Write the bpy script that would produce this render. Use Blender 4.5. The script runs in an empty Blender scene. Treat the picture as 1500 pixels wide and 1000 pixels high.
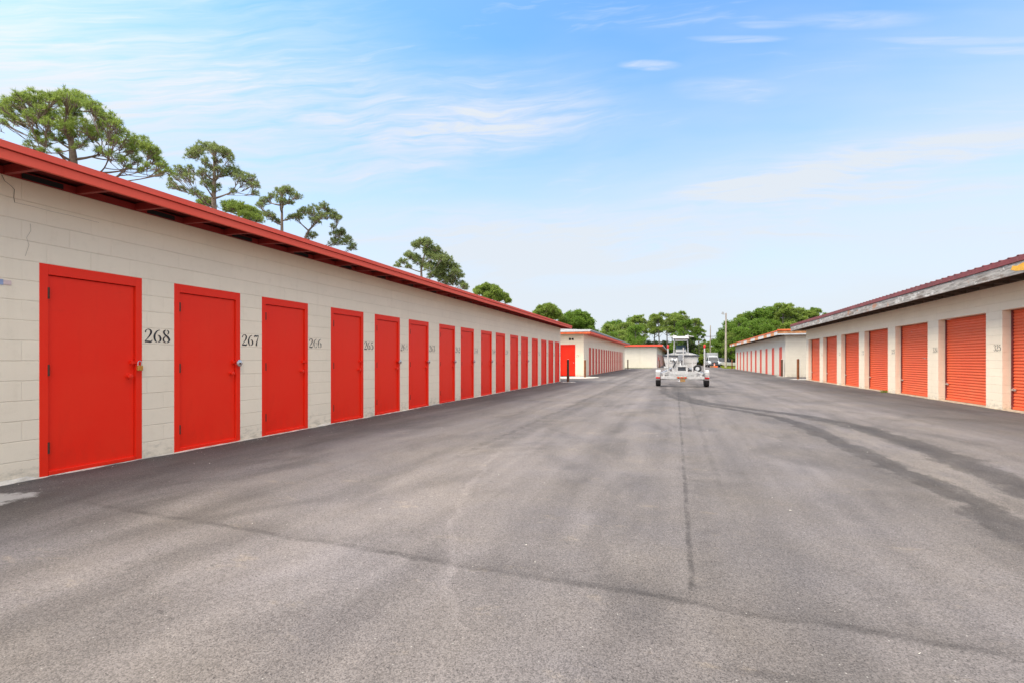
import bpy, bmesh, math, random
import numpy as np
from mathutils import Vector, Matrix

S = bpy.context.scene
C = S.collection
R = math.radians
PI = math.pi
random.seed(7)
rng = np.random.default_rng(11)

# ------------------------------------------------------------------ camera
CAMZ = 1.227
YAW = math.atan(240 / 705)
cs, sn = math.cos(YAW), math.sin(YAW)
cam_d = bpy.data.cameras.new('camera')
cam = bpy.data.objects.new('camera', cam_d)
C.objects.link(cam)
cam.location = (0, 0, CAMZ)
cam.rotation_euler = (R(90), 0, YAW)
cam_d.sensor_width = 36
cam_d.sensor_fit = 'HORIZONTAL'
cam_d.lens = 705 / 1500 * 36
cam_d.shift_y = 27 / 1500
cam_d.clip_start = 0.05
cam_d.clip_end = 3000
S.camera = cam

def at(px, py, zc):
    """point seen at photo pixel (px, py) at viewing depth zc, in world metres"""
    xc = (px - 750) / 705 * zc
    return Vector((xc * cs - zc * sn, xc * sn + zc * cs, CAMZ + (527 - py) / 705 * zc))

# ------------------------------------------------------------------ node helpers
class NT:
    def __init__(self, tree):
        self.t = tree
        self.n = tree.nodes
        self.l = tree.links
    def new(self, typ, **kw):
        nd = self.n.new(typ)
        for k, v in kw.items():
            setattr(nd, k, v)
        return nd
    def put(self, sock, v):
        if isinstance(v, bpy.types.NodeSocket):
            self.l.new(v, sock)
        elif v is not None:
            if sock.type == 'RGBA' and not isinstance(v, (int, float)) and len(v) == 3:
                v = (*v, 1)
            sock.default_value = v
    def m(self, op, a, b=None, c=None, clamp=False):
        nd = self.new('ShaderNodeMath', operation=op, use_clamp=clamp)
        self.put(nd.inputs[0], a)
        if b is not None: self.put(nd.inputs[1], b)
        if c is not None: self.put(nd.inputs[2], c)
        return nd.outputs[0]
    def vm(self, op, a, b=None):
        nd = self.new('ShaderNodeVectorMath', operation=op)
        self.put(nd.inputs[0], a)
        if b is not None:
            if op == 'SCALE': self.put(nd.inputs['Scale'], b)
            else: self.put(nd.inputs[1], b)
        return nd.outputs['Value'] if op in ('DOT_PRODUCT', 'LENGTH') else nd.outputs[0]
    def mix(self, f, a, b, blend='MIX'):
        nd = self.new('ShaderNodeMix', data_type='RGBA', blend_type=blend)
        self.put(nd.inputs[0], f); self.put(nd.inputs[6], a); self.put(nd.inputs[7], b)
        return nd.outputs[2]
    def noise(self, vec, scale, detail=4, rough=0.55, dist=0.0):
        nd = self.new('ShaderNodeTexNoise')
        self.put(nd.inputs['Vector'], vec)
        nd.inputs['Scale'].default_value = scale
        nd.inputs['Detail'].default_value = detail
        nd.inputs['Roughness'].default_value = rough
        nd.inputs['Distortion'].default_value = dist
        return nd.outputs[0]
    def voro(self, vec, scale, feature='F1'):
        nd = self.new('ShaderNodeTexVoronoi', feature=feature)
        self.put(nd.inputs['Vector'], vec)
        nd.inputs['Scale'].default_value = scale
        return nd
    def ss(self, v, a, b, lo=0.0, hi=1.0):
        nd = self.new('ShaderNodeMapRange', interpolation_type='SMOOTHSTEP')
        self.put(nd.inputs[0], v)
        for i, x in enumerate((a, b, lo, hi)):
            self.put(nd.inputs[i + 1], x)
        return nd.outputs[0]
    def lin(self, v, a, b, lo=0.0, hi=1.0):
        nd = self.new('ShaderNodeMapRange')
        self.put(nd.inputs[0], v)
        for i, x in enumerate((a, b, lo, hi)):
            self.put(nd.inputs[i + 1], x)
        return nd.outputs[0]
    def xyz(self, vec):
        nd = self.new('ShaderNodeSeparateXYZ')
        self.put(nd.inputs[0], vec)
        return nd.outputs
    def vec(self, x, y, z):
        nd = self.new('ShaderNodeCombineXYZ')
        for i, v in enumerate((x, y, z)): self.put(nd.inputs[i], v)
        return nd.outputs[0]
    def scaled(self, vec, x, y, z):
        return self.vm('MULTIPLY', vec, (x, y, z))
    def bump(self, h, strength=0.3, dist=0.01, normal=None):
        nd = self.new('ShaderNodeBump')
        nd.inputs['Strength'].default_value = strength
        nd.inputs['Distance'].default_value = dist
        self.put(nd.inputs['Height'], h)
        if normal is not None: self.put(nd.inputs['Normal'], normal)
        return nd.outputs[0]

def mat(name, fn=None, col=(.5, .5, .5), rough=.6, metal=0.0, spec=.5):
    m = bpy.data.materials.new(name)
    m.use_nodes = True
    nt = NT(m.node_tree)
    b = m.node_tree.nodes['Principled BSDF']
    b.inputs['Base Color'].default_value = (*col, 1)
    b.inputs['Roughness'].default_value = rough
    b.inputs['Metallic'].default_value = metal
    b.inputs['Specular IOR Level'].default_value = spec
    tc = m.node_tree.nodes.new('ShaderNodeTexCoord')
    if fn: fn(nt, b, tc)
    return m

def worn(name, col, rough=.5, metal=0.0, var=.18, scale=3.0, bump=.05, dirt=None, dirt_amt=.25, spec=.5, bscale=60):
    """paint, metal or plastic with uneven tone, fine texture and scattered dirt"""
    def fn(nt, b, tc):
        o = tc.outputs['Object']
        n1 = nt.noise(o, scale, 5, .6)
        c = nt.mix(nt.lin(n1, .3, .7, 0, 1), tuple(x * (1 - var) for x in col), tuple(min(1, x * (1 + var)) for x in col))
        if dirt:
            n2 = nt.noise(o, scale * 2.7, 6, .65)
            c = nt.mix(nt.m('MULTIPLY', nt.ss(n2, .52, .7), dirt_amt), c, dirt)
        nt.put(b.inputs['Base Color'], c)
        n3 = nt.noise(o, bscale, 3, .6)
        nt.put(b.inputs['Roughness'], nt.lin(n3, .3, .7, max(.05, rough - .08), min(1, rough + .1)))
        if bump: nt.put(b.inputs['Normal'], nt.bump(n3, bump, .004))
    return mat(name, fn, col, rough, metal, spec)

M = {}
# ---- masonry walls: painted concrete block, running bond, joints follow the object's own x (or y) and z
def block_wall(name, base, seed):
    def fn(nt, b, tc):
        o = tc.outputs['Object']
        x, y, z = nt.xyz(o)
        nx, ny, nz = nt.xyz(tc.outputs['Normal'])
        side = nt.m('GREATER_THAN', nt.m('ABSOLUTE', nx), .6)
        u = nt.m('ADD', nt.m('MULTIPLY', x, nt.m('SUBTRACT', 1.0, side)), nt.m('MULTIPLY', y, side))
        wob = nt.noise(o, 7.0, 3)
        u2 = nt.m('ADD', u, nt.m('MULTIPLY', nt.m('SUBTRACT', wob, .5), .010))
        wob2 = nt.noise(o, 5.0, 3)
        z2 = nt.m('ADD', nt.m('ADD', z, 40 * .2032), nt.m('MULTIPLY', nt.m('SUBTRACT', wob2, .5), .012))
        v = nt.vec(nt.m('ADD', u2, 40 * .4064 + .13), z2, 0.0)
        br = nt.new('ShaderNodeTexBrick')
        br.offset = .5; br.squash = 1
        nt.put(br.inputs['Vector'], v)
        for k, val in (('Scale', 1.0), ('Mortar Size', .0045), ('Mortar Smooth', .9), ('Bias', 0.0), ('Brick Width', .4064), ('Row Height', .2032)):
            br.inputs[k].default_value = val
        br.inputs['Color1'].default_value = (.42, .42, .42, 1)
        br.inputs['Color2'].default_value = (.58, .58, .58, 1)
        fac = br.outputs['Fac']
        # head joints are filled with paint and almost vanish; bed joints stay visible
        fz = nt.m('FRACT', nt.m('DIVIDE', z2, .2032))
        bed = nt.m('MINIMUM', fz, nt.m('SUBTRACT', 1.0, fz))
        bedm = nt.ss(bed, .012, .034, 1, 0)
        jn = nt.noise(o, 2.3, 4)
        joint = nt.m('MAXIMUM', nt.m('MULTIPLY', fac, nt.lin(jn, .35, .65, .12, .6)), nt.m('MULTIPLY', bedm, nt.lin(jn, .3, .7, .55, 1)))
        big = nt.noise(o, .7, 4, .6)
        mid = nt.noise(o, 9.0, 5, .65)
        c = nt.mix(nt.lin(big, .3, .7, 0, 1), tuple(k * .94 for k in base), tuple(k * 1.04 for k in base))
        tone = nt.xyz(br.outputs['Color'])[0]
        c = nt.mix(nt.lin(tone, .42, .58, 0, .5), c, tuple(k * .93 for k in base))
        c = nt.mix(nt.m('MULTIPLY', nt.ss(mid, .5, .75), .22), c, (base[0] * .72, base[1] * .7, base[2] * .66))
        # grime that gathers in the bed joints
        c = nt.mix(nt.m('MULTIPLY', joint, .32), c, (base[0] * .62, base[1] * .58, base[2] * .52))
        # splash stains and chipped paint close to the ground, in ragged patches
        low = nt.noise(nt.scaled(o, 3, 3, 7), 2.2, 6, .7)
        st = nt.m('MULTIPLY', nt.ss(nt.m('SUBTRACT', low, nt.m('MULTIPLY', z, .8)), .34, .62), .5)
        c = nt.mix(st, c, (.30, .26, .19))
        # faint rain streaks
        run = nt.noise(nt.scaled(o, 6, 6, .35), 1.0, 4, .6)
        c = nt.mix(nt.m('MULTIPLY', nt.ss(run, .55, .75), .16), c, (base[0] * .7, base[1] * .66, base[2] * .6))
        nt.put(b.inputs['Base Color'], c)
        fine = nt.noise(o, 85, 4, .7)
        pit = nt.voro(o, 45).outputs['Distance']
        h = nt.m('SUBTRACT', nt.m('ADD', nt.m('MULTIPLY', fine, .12), nt.m('MULTIPLY', mid, .15)), nt.m('MULTIPLY', joint, .55))
        h = nt.m('ADD', h, nt.m('MULTIPLY', nt.ss(pit, .0, .12), .06))
        nt.put(b.inputs['Normal'], nt.bump(h, .8, .009))
    return mat(name, fn, base, .62, 0, .35)

M['wall'] = block_wall('painted_block', (.86, .74, .565), 0)
M['wall_warm'] = block_wall('painted_block_warm', (.70, .64, .555), 1)
M['wall_grey'] = block_wall('painted_block_grey', (.66, .60, .50), 2)

def red_paint(name, col, faded, rough, rand=.12):
    def fn(nt, b, tc):
        o = tc.outputs['Object']
        oi = nt.new('ShaderNodeObjectInfo').outputs['Random']
        n1 = nt.noise(o, 1.3, 4, .6)
        n2 = nt.noise(nt.scaled(o, 9, 9, 1.2), 1.0, 5, .6)
        f = nt.m('ADD', nt.m('MULTIPLY', nt.lin(n1, .3, .7, 0, 1), .35), nt.m('MULTIPLY', oi, rand), clamp=True)
        c = nt.mix(f, col, faded)
        c = nt.mix(nt.m('MULTIPLY', nt.ss(n2, .56, .78), .14), c, (col[0] * .62, col[1] * .8, col[2] * .8))
        z_ = nt.xyz(o)[2]
        foot = nt.m('MULTIPLY', nt.ss(nt.m('SUBTRACT', nt.noise(nt.scaled(o, 5, 5, 2), 1.6, 6, .7), nt.m('MULTIPLY', z_, .55)), .32, .60), .13)
        c = nt.mix(foot, c, (col[0] * .42, col[1] * 1.6, col[2] * 2.2))
        smear = nt.ss(nt.noise(nt.scaled(o, 2.2, 2.2, 5), 1.0, 6, .7, 1.0), .60, .72)
        c = nt.mix(nt.m('MULTIPLY', smear, .12), c, (col[0] * .6, col[1] * 1.5, col[2] * 2.0))
        sc = nt.noise(o, 38, 5, .7)
        c = nt.mix(nt.m('MULTIPLY', nt.ss(sc, .70, .76), .5), c, (.55, .30, .24))
        nt.put(b.inputs['Base Color'], c)
        n3 = nt.noise(o, 120, 3, .6)
        nt.put(b.inputs['Roughness'], nt.lin(n1, .3, .7, rough - .06, rough + .1))
        h = nt.m('ADD', nt.m('MULTIPLY', n3, .16), nt.m('ADD', nt.noise(o, 2.2, 2), nt.m('MULTIPLY', nt.noise(o, 9, 3), .18)))
        nt.put(b.inputs['Normal'], nt.bump(h, .16, .016))
    return mat(name, fn, col, rough, 0, .22)

M['door_red'] = red_paint('door_red_paint', (.86, .021, .008), (.86, .050, .014), .38)
M['door_pale'] = red_paint('door_faded_red_paint', (.62, .075, .05), (.66, .16, .12), .42)
M['trim_red'] = red_paint('trim_red_paint', (.76, .088, .048), (.76, .15, .10), .5)
M['roofing_red'] = red_paint('roofing_red', (.66, .075, .045), (.68, .18, .13), .6)
M['roller'] = red_paint('roller_door_orange_red', (.74, .086, .024), (.75, .175, .080), .44, .45)
M['maroon'] = worn('maroon_metal', (.17, .028, .030), .45, .0, .25, 2.0, .05, (.3, .18, .15), .3)
M['red_shaded'] = worn('shaded_red_board', (.27, .016, .011), .6, 0, .25, 3)  # red darkened to carry the shade on boards under the eave
M['black'] = mat('opening_black', None, (.012, .011, .010), .9)
M['rub'] = worn('black_rubber', (.022, .022, .023), .8, 0, .3, 8, .1, (.12, .11, .1), .3)
M['galv'] = worn('galvanised_metal', (.56, .57, .58), .42, .35, .12, 2.5, .05, (.35, .30, .25), .25)
M['white_metal'] = worn('white_coated_metal', (.47, .47, .465), .42, 0, .18, 5, .04, (.26, .20, .14), .5)
M['gel'] = worn('white_gelcoat', (.50, .49, .475), .3, 0, .08, 2, 0, (.36, .33, .27), .3)
M['grey_plastic'] = worn('grey_plastic', (.22, .23, .25), .5, 0, .15, 5)
M['dark_vinyl'] = worn('dark_vinyl', (.045, .05, .06), .55, 0, .2, 5)
M['steel'] = worn('bright_steel', (.62, .61, .60), .28, .9, .1, 30, .03)
M['brass'] = worn('brass', (.62, .40, .10), .32, .85, .12, 30, .03)
M['bronze'] = worn('hinge_rust', (.10, .035, .022), .6, .4, .3, 30, .1)
M['rust'] = worn('rust_pipe', (.20, .068, .022), .8, .1, .4, 6, .3, (.07, .03, .018), .6)
M['rust_dark'] = worn('dark_rust_pipe', (.085, .034, .016), .8, .1, .4, 6, .3, (.04, .02, .012), .6)
M['yellow'] = worn('yellow_paint', (.70, .48, .04), .5, 0, .15, 5)
M['orange'] = worn('cone_orange', (.80, .13, .02), .5, 0, .1, 5)
M['white'] = worn('white_plastic', (.50, .50, .485), .4, 0, .05, 4)
M['red_lens'] = mat('red_lens', None, (.55, .01, .012), .2)
M['amber'] = worn('rusty_plate', (.30, .17, .06), .6, 0, .3, 20)
M['lamp_glass'] = mat('lamp_glass', None, (.75, .77, .78), .15)
M['glass'] = mat('dark_glass', None, (.018, .022, .028), .06)
M['tint'] = mat('tinted_screen', None, (.03, .055, .075), .08)
M['car_white'] = worn('car_paint_white', (.42, .43, .44), .25, 0, .04, 2, 0, (.3, .27, .23), .3)
M['car_dark'] = worn('car_paint_dark', (.03, .035, .05), .25, 0, .2, 2, 0)
M['car_silver'] = worn('car_paint_silver', (.42, .43, .44), .3, .4, .08, 2, 0)
M['concrete'] = worn('pale_concrete', (.46, .43, .38), .85, 0, .2, 3, .4, (.24, .22, .19), .6, bscale=40)
M['sill'] = worn('sill_concrete', (.46, .37, .26), .85, 0, .3, 7, .5, (.20, .15, .10), .7, bscale=40)
M['blue_tarp'] = worn('pale_blue_plastic', (.42, .55, .66), .5, 0, .1, 4)
M['lamp_pole'] = worn('weathered_pole', (.36, .31, .26), .85, 0, .2, 3, .2, (.2, .16, .13), .5)

def stencil(name, wear):
    def fn(nt, b, tc):
        m = b.id_data
        o = tc.outputs['Object']
        n = nt.noise(o, 26, 5, .7)
        n2 = nt.noise(o, 7, 3, .6)
        v = nt.m('ADD', nt.m('MULTIPLY', n, .6), nt.m('MULTIPLY', n2, .4))
        f = nt.ss(v, wear - .05, wear + .05)
        tr = nt.new('ShaderNodeBsdfTransparent')
        mx = nt.new('ShaderNodeMixShader')
        nt.put(mx.inputs[0], f)
        nt.l.new(tr.outputs[0], mx.inputs[1]); nt.l.new(b.outputs[0], mx.inputs[2])
        out = [n for n in nt.n if n.type == 'OUTPUT_MATERIAL'][0]
        nt.l.new(mx.outputs[0], out.inputs[0])
    return mat(name, fn, (.018, .018, .022), .6)
M['ink'] = stencil('stencil_ink', .30)
M['ink_worn'] = stencil('stencil_ink_worn', .44)
M['ink_faint'] = stencil('stencil_ink_faint', .50)

def weathered(nt, b, tc):
    o = tc.outputs['Object']
    st = nt.noise(nt.scaled(o, 1.6, 8, 16), 1.0, 6, .7, .8)
    bl = nt.noise(nt.scaled(o, 3.0, 6, 6), 1.0, 5, .7)
    c = nt.mix(nt.lin(st, .3, .7, 0, 1), (.09, .08, .072), (.50, .47, .43))
    c = nt.mix(nt.ss(bl, .55, .62), c, (.52, .50, .47))
    c = nt.mix(nt.m('MULTIPLY', nt.ss(nt.noise(o, 2.1, 5, .7), .61, .66), .7), c, (.42, .17, .08))
    sn_ = nt.noise(nt.scaled(o, 1.1, 4, 5), 1.0, 6, .75)
    c = nt.mix(nt.m('MULTIPLY', nt.ss(sn_, .54, .66), .75), c, (.13, .085, .06))
    nt.put(b.inputs['Base Color'], c)
    nt.put(b.inputs['Normal'], nt.bump(nt.m('ADD', st, bl), .8, .012))
M['weathered'] = mat('weathered_fascia', weathered, (.3, .28, .26), .85)
M['old_timber'] = worn('old_timber', (.10, .065, .045), .85, 0, .4, 3, .3, (.04, .025, .02), .6)
M['timber_orange'] = worn('orange_brown_timber', (.40, .17, .06), .75, 0, .3, 3, .2, (.55, .5, .42), .5)
def peeling(nt, b, tc):
    o = tc.outputs['Object']
    x = nt.xyz(o)[0]
    n = nt.noise(nt.vec(nt.m('MULTIPLY', x, .42), 3.1, 0.0), 1.0, 2, .6)
    m1 = nt.noise(nt.scaled(o, 2, 8, 8), 1.0, 5, .7)
    c = nt.mix(nt.ss(m1, .4, .6), (.60, .20, .05), (.52, .26, .12))
    c = nt.mix(nt.ss(nt.m('ADD', n, nt.m('MULTIPLY', nt.m('SUBTRACT', m1, .5), .1)), .485, .5), c, (.60, .58, .55))
    c = nt.mix(nt.m('MULTIPLY', nt.ss(nt.noise(o, 9, 5, .7), .56, .66), .6), c, (.2, .15, .11))
    nt.put(b.inputs['Base Color'], c)
M['peeling'] = mat('peeling_fascia', peeling, (.5, .3, .2), .7)
M['orange_trim'] = worn('orange_red_drip', (.68, .13, .035), .5, 0, .2, 3)
M['orange_patch'] = worn('orange_yellow_patch', (.72, .36, .03), .6, 0, .2, 10, .1, (.4, .33, .25), .5)

def foliage(name, dark, light, sc=.9):
    def fn(nt, b, tc):
        g = nt.new('ShaderNodeNewGeometry')
        o = tc.outputs['Object']
        ri = g.outputs['Random Per Island']
        n = nt.noise(o, sc, 3, .6)
        f = nt.m('ADD', nt.m('MULTIPLY', nt.lin(n, .3, .7, 0, 1), .7), nt.m('MULTIPLY', ri, .4), clamp=True)
        c = nt.mix(f, dark, light)
        oi = nt.new('ShaderNodeObjectInfo').outputs['Random']
        c = nt.mix(nt.m('MULTIPLY', oi, .35), c, tuple(k * .6 for k in dark))
        c = nt.mix(nt.m('MULTIPLY', nt.m('GREATER_THAN', ri, .965), .7), c, (.16, .09, .035))
        nt.put(b.inputs['Base Color'], c)
        tl = nt.new('ShaderNodeBsdfTranslucent')
        nt.put(tl.inputs['Color'], nt.mix(.5, c, tuple(k * 1.5 for k in light)))
        mx = nt.new('ShaderNodeMixShader')
        mx.inputs[0].default_value = .46
        nt.l.new(b.outputs[0], mx.inputs[1]); nt.l.new(tl.outputs[0], mx.inputs[2])
        out = [n for n in nt.n if n.type == 'OUTPUT_MATERIAL'][0]
        nt.l.new(mx.outputs[0], out.inputs[0])
    return mat(name, fn, dark, .6, 0, .25)
M['needles'] = foliage('pine_needles', (.10, .155, .034), (.31, .40, .08))
M['needles_dull'] = foliage('pine_needles_dull', (.10, .135, .048), (.25, .30, .10))
M['leaves'] = foliage('broad_leaves', (.055, .115, .018), (.20, .31, .04), .5)
M['leaves_dark'] = foliage('dark_leaves', (.016, .030, .010), (.060, .095, .024), .5)
M['leaves_yellow'] = foliage('yellow_green_leaves', (.07, .12, .015), (.26, .32, .03), .5)
M['bark'] = worn('pine_bark', (.20, .15, .115), .9, 0, .35, 4, .5, (.10, .07, .05), .6, bscale=25)
M['bark_grey'] = worn('grey_bark', (.13, .11, .095), .9, 0, .3, 4, .5, (.06, .05, .04), .6, bscale=25)

# ---- ground materials
def asphalt(nt, b, tc):
    o = tc.outputs['Object']
    x, y, z = nt.xyz(o)
    warp = nt.noise(o, 1.1, 4, .6)
    wv = nt.m('SUBTRACT', warp, .5)
    big = nt.noise(nt.scaled(o, 1, .45, 1), .35, 4, .6)
    lane = nt.noise(nt.scaled(o, 1.15, .055, 1), 1.0, 3, .55, .3)
    mid = nt.noise(o, 2.2, 5, .65)
    smudge = nt.noise(nt.scaled(o, 1, .5, 1), .9, 5, .6, 1.2)
    v = nt.lin(big, .3, .7, .87, 1.13)
    wear = nt.noise(nt.scaled(o, .55, .16, 1), 1.3, 6, .68, 1.0)
    v = nt.m('MULTIPLY', v, nt.lin(wear, .35, .65, .88, 1.10))
    tr2 = nt.noise(nt.scaled(o, 2.6, .05, 1), 1.0, 2, .5, .4)
    v = nt.m('MULTIPLY', v, nt.lin(tr2, .35, .68, 1.06, .88))
    v = nt.m('MULTIPLY', v, nt.lin(lane, .3, .7, .80, 1.18))
    v = nt.m('MULTIPLY', v, nt.lin(mid, .3, .7, .93, 1.07))
    v = nt.m('MULTIPLY', v, nt.lin(smudge, .48, .66, 1.06, .80))
    # darker strips beside both rows of doors
    xw = nt.m('ADD', x, nt.m('MULTIPLY', wv, .6))
    v = nt.m('MULTIPLY', v, nt.ss(xw, -5.35, -4.35, .70, 1.0))
    v = nt.m('MULTIPLY', v, nt.ss(xw, -6.2, -5.7, .86, 1.0))
    v = nt.m('MULTIPLY', v, nt.ss(xw, 4.4, 5.4, 1.0, .68))
    # paver seams
    sw1 = nt.m('SUBTRACT', nt.noise(o, 9.0, 5, .7), .5)
    def seam(x0, w, amt, y0, y1, wob=.05):
        d = nt.m('ABSOLUTE', nt.m('SUBTRACT', nt.m('ADD', nt.m('ADD', x, nt.m('MULTIPLY', wv, wob)), nt.m('MULTIPLY', sw1, .045)), x0))
        f = nt.ss(d, w * .25, w, 1, 0)
        f = nt.m('MULTIPLY', f, nt.m('MULTIPLY', nt.ss(y, y0, y0 + (.12 if y0 < 3 else 3.0)), nt.ss(y, y1 - 6, y1, 1, 0)))
        br = nt.lin(nt.noise(nt.scaled(o, 1, 1, 1), 4.5, 5, .75), .38, .6, .10, 1)
        return nt.m('SUBTRACT', 1.0, nt.m('MULTIPLY', nt.m('MULTIPLY', f, br), amt))
    v = nt.m('MULTIPLY', v, seam(.085, .028, .45, 2.62, 24))
    v = nt.m('MULTIPLY', v, seam(.16, .16, .18, 2.62, 24))
    v = nt.m('MULTIPLY', v, seam(-2.65, .10, .32, 4.0, 70, .22))
    v = nt.m('MULTIPLY', v, seam(-2.55, .35, .22, 4.6, 70, .3))
    v = nt.m('MULTIPLY', v, seam(.42, .05, .2, 3.6, 30, .2))
    # lanes of slightly different mix either side of the seams
    v = nt.m('MULTIPLY', v, nt.m('SUBTRACT', 1.0, nt.m('MULTIPLY', nt.m('MULTIPLY', nt.ss(x, .085, .10), nt.ss(y, 2.6, 2.75)), .03)))
    # cross seam where the paving passes meet
    yc = nt.m('SUBTRACT', nt.m('ADD', nt.m('ADD', y, nt.m('MULTIPLY', sw1, .07)), nt.m('MULTIPLY', wv, .16)), nt.lin(x, -5, 2, 2.74, 2.55))
    xs = nt.m('MULTIPLY', nt.ss(x, -5.2, -4.2), nt.ss(x, 1.2, 2.0, 1, 0))
    cf = nt.m('MULTIPLY', nt.ss(nt.m('ABSOLUTE', yc), .008, .05, 1, 0), xs)
    brk = nt.lin(nt.noise(o, 3.6, 5, .75), .38, .62, .08, 1)
    v = nt.m('MULTIPLY', v, nt.m('SUBTRACT', 1.0, nt.m('MULTIPLY', nt.m('MULTIPLY', cf, brk), .36)))
    v = nt.m('MULTIPLY', v, nt.m('SUBTRACT', 1.0, nt.m('MULTIPLY', nt.m('MULTIPLY', nt.ss(yc, -.02, .3, 1, 0), nt.ss(yc, -.05, .0)), nt.m('MULTIPLY', xs, .16))))
    c2y = nt.m('SUBTRACT', nt.m('ADD', y, nt.m('MULTIPLY', wv, .3)), 2.08)
    cf2 = nt.m('MULTIPLY', nt.ss(nt.m('ABSOLUTE', c2y), .005, .035, 1, 0), nt.m('MULTIPLY', nt.ss(x, .1, .3), nt.ss(x, .9, 1.1, 1, 0)))
    v = nt.m('MULTIPLY', v, nt.m('SUBTRACT', 1.0, nt.m('MULTIPLY', cf2, .25)))
    # curved pair of tyre tracks, dusty between
    rag2 = nt.m('SUBTRACT', nt.noise(nt.scaled(o, 1, .6, 1), 7.0, 7, .8), .5)
    def track(pts, w, amt, ya=3.2, yb=4.8):
        fc = nt.new('ShaderNodeFloatCurve')
        cu = fc.mapping.curves[0]
        pts = sorted((py / 40, (px + 5) / 20) for px, py in pts)
        cu.points[0].location = pts[0]; cu.points[1].location = pts[-1]
        for p in pts[1:-1]: cu.points.new(*p)
        fc.mapping.update()
        nt.put(fc.inputs['Value'], nt.m('DIVIDE', y, 40.0))
        xc = nt.m('SUBTRACT', nt.m('MULTIPLY', fc.outputs[0], 20.0), 5.0)
        d = nt.m('ABSOLUTE', nt.m('SUBTRACT', nt.m('ADD', x, nt.m('MULTIPLY', wv, .5)), xc))
        ragged = nt.noise(nt.scaled(o, 5, 2.0, 1), 1.0, 7, .75)
        f = nt.ss(nt.m('ADD', nt.m('ADD', d, nt.m('MULTIPLY', rag2, w * 1.1)), nt.m('MULTIPLY', nt.m('SUBTRACT', ragged, .5), w * 1.5)), w * .42, w * .82, 1, 0)
        f = nt.m('MULTIPLY', f, nt.m('MULTIPLY', nt.ss(y, ya, yb), nt.ss(y, 22, 27, 1, 0)))
        return nt.m('MULTIPLY', nt.m('MULTIPLY', f, nt.lin(ragged, .3, .6, .55, 1)), amt)
    ta = track([(3.25, 3), (3.22, 5.5), (3.25, 7), (3.28, 9), (3.05, 10.8), (2.6, 12.2), (1.75, 13.4), (.95, 14.6), (.35, 16.5), (.05, 19), (.1, 23), (.1, 27)], .40, .54)
    tb = track([(2.35, 3), (2.33, 4.5), (2.45, 5.5), (2.35, 7.3), (2.3, 9), (2.2, 11), (1.8, 12.2), (1.2, 13.3), (.6, 14.6), (-.1, 17), (-.45, 20), (-.4, 27)], .25, .56)
    arc = track([(-.6, 1.6), (-1.02, 2.2), (-1.256, 2.65), (-1.53, 3.22), (-1.86, 4.15), (-2.16, 5.66), (-2.2, 7), (-2.2, 9)], .05, .16, 1.8, 2.3)
    v = nt.m('MULTIPLY', v, nt.m('ADD', 1.0, nt.m('MULTIPLY', arc, nt.ss(y, 5.5, 6.5, 1, 0))))
    # dust between the tracks
    dn = nt.noise(nt.scaled(o, 3, 1, 1), 1.2, 5, .7)
    dust = nt.m('MULTIPLY', nt.ss(nt.m('ABSOLUTE', nt.m('SUBTRACT', x, 2.78)), .1, .42, 1, 0), nt.m('MULTIPLY', nt.ss(y, 4.2, 6), nt.ss(y, 10, 12, 1, 0)))
    dust = nt.m('MULTIPLY', dust, nt.ss(dn, .4, .62))
    # darker patch before the trailer's back end
    ex = nt.m('DIVIDE', nt.m('SUBTRACT', x, .45), 1.5); ey = nt.m('DIVIDE', nt.m('SUBTRACT', y, 20.0), 3.6)
    er = nt.m('SQRT', nt.m('ADD', nt.m('MULTIPLY', ex, ex), nt.m('MULTIPLY', ey, ey)))
    trailer_patch = nt.m('MULTIPLY', nt.ss(nt.m('ADD', er, nt.m('MULTIPLY', nt.m('SUBTRACT', nt.noise(o, 1.3, 5, .7), .5), 1.6)), .35, 1.0, 1, 0), .38)
    v = nt.m('MULTIPLY', v, nt.m('SUBTRACT', 1.0, nt.m('MAXIMUM', nt.m('MAXIMUM', ta, tb), trailer_patch)))
    # aggregate
    ag = nt.voro(o, 170)
    agc = nt.xyz(ag.outputs['Color'])[0]
    fine = nt.noise(o, 330, 2, .6)
    cl = nt.noise(o, 30, 4, .7)
    grain = nt.m('ADD', nt.m('MULTIPLY', agc, .62), nt.m('MULTIPLY', fine, .38))
    v = nt.m('MULTIPLY', v, nt.lin(grain, .2, .8, .66, 1.32))
    v = nt.m('MULTIPLY', v, nt.lin(cl, .3, .7, .90, 1.1))
    pits = nt.ss(nt.noise(nt.scaled(o, 1, .7, 1), 95, 3, .7), .58, .66)
    v = nt.m('MULTIPLY', v, nt.lin(pits, 0, 1, 1.04, .44))
    tear = nt.m('MULTIPLY', nt.ss(nt.noise(nt.scaled(o, 1, 1.6, 1), 17, 5, .75), .56, .68), nt.ss(nt.noise(o, .9, 4, .6), .46, .6))
    v = nt.m('MULTIPLY', v, nt.lin(tear, 0, 1, 1.0, .60))
    tint = nt.noise(o, .6, 4, .6)
    base = nt.mix(nt.lin(tint, .35, .65, 0, 1), (.136, .122, .120), (.145, .126, .113))
    base = nt.mix(nt.m('MULTIPLY', dust, .22), base, (.27, .23, .18))
    # tan scuffs
    sc = nt.noise(nt.scaled(o, 1, 2.2, 1), 1.7, 6, .75)
    base = nt.mix(nt.m('MULTIPLY', nt.ss(sc, .58, .72), .40), base, (.27, .22, .165))
    vv = nt.new('ShaderNodeCombineColor')
    for i in range(3): nt.put(vv.inputs[i], v)
    c = nt.mix(1.0, base, vv.outputs[0], 'MULTIPLY')
    # pale stones and crumbs
    st = nt.voro(o, 38)
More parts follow.
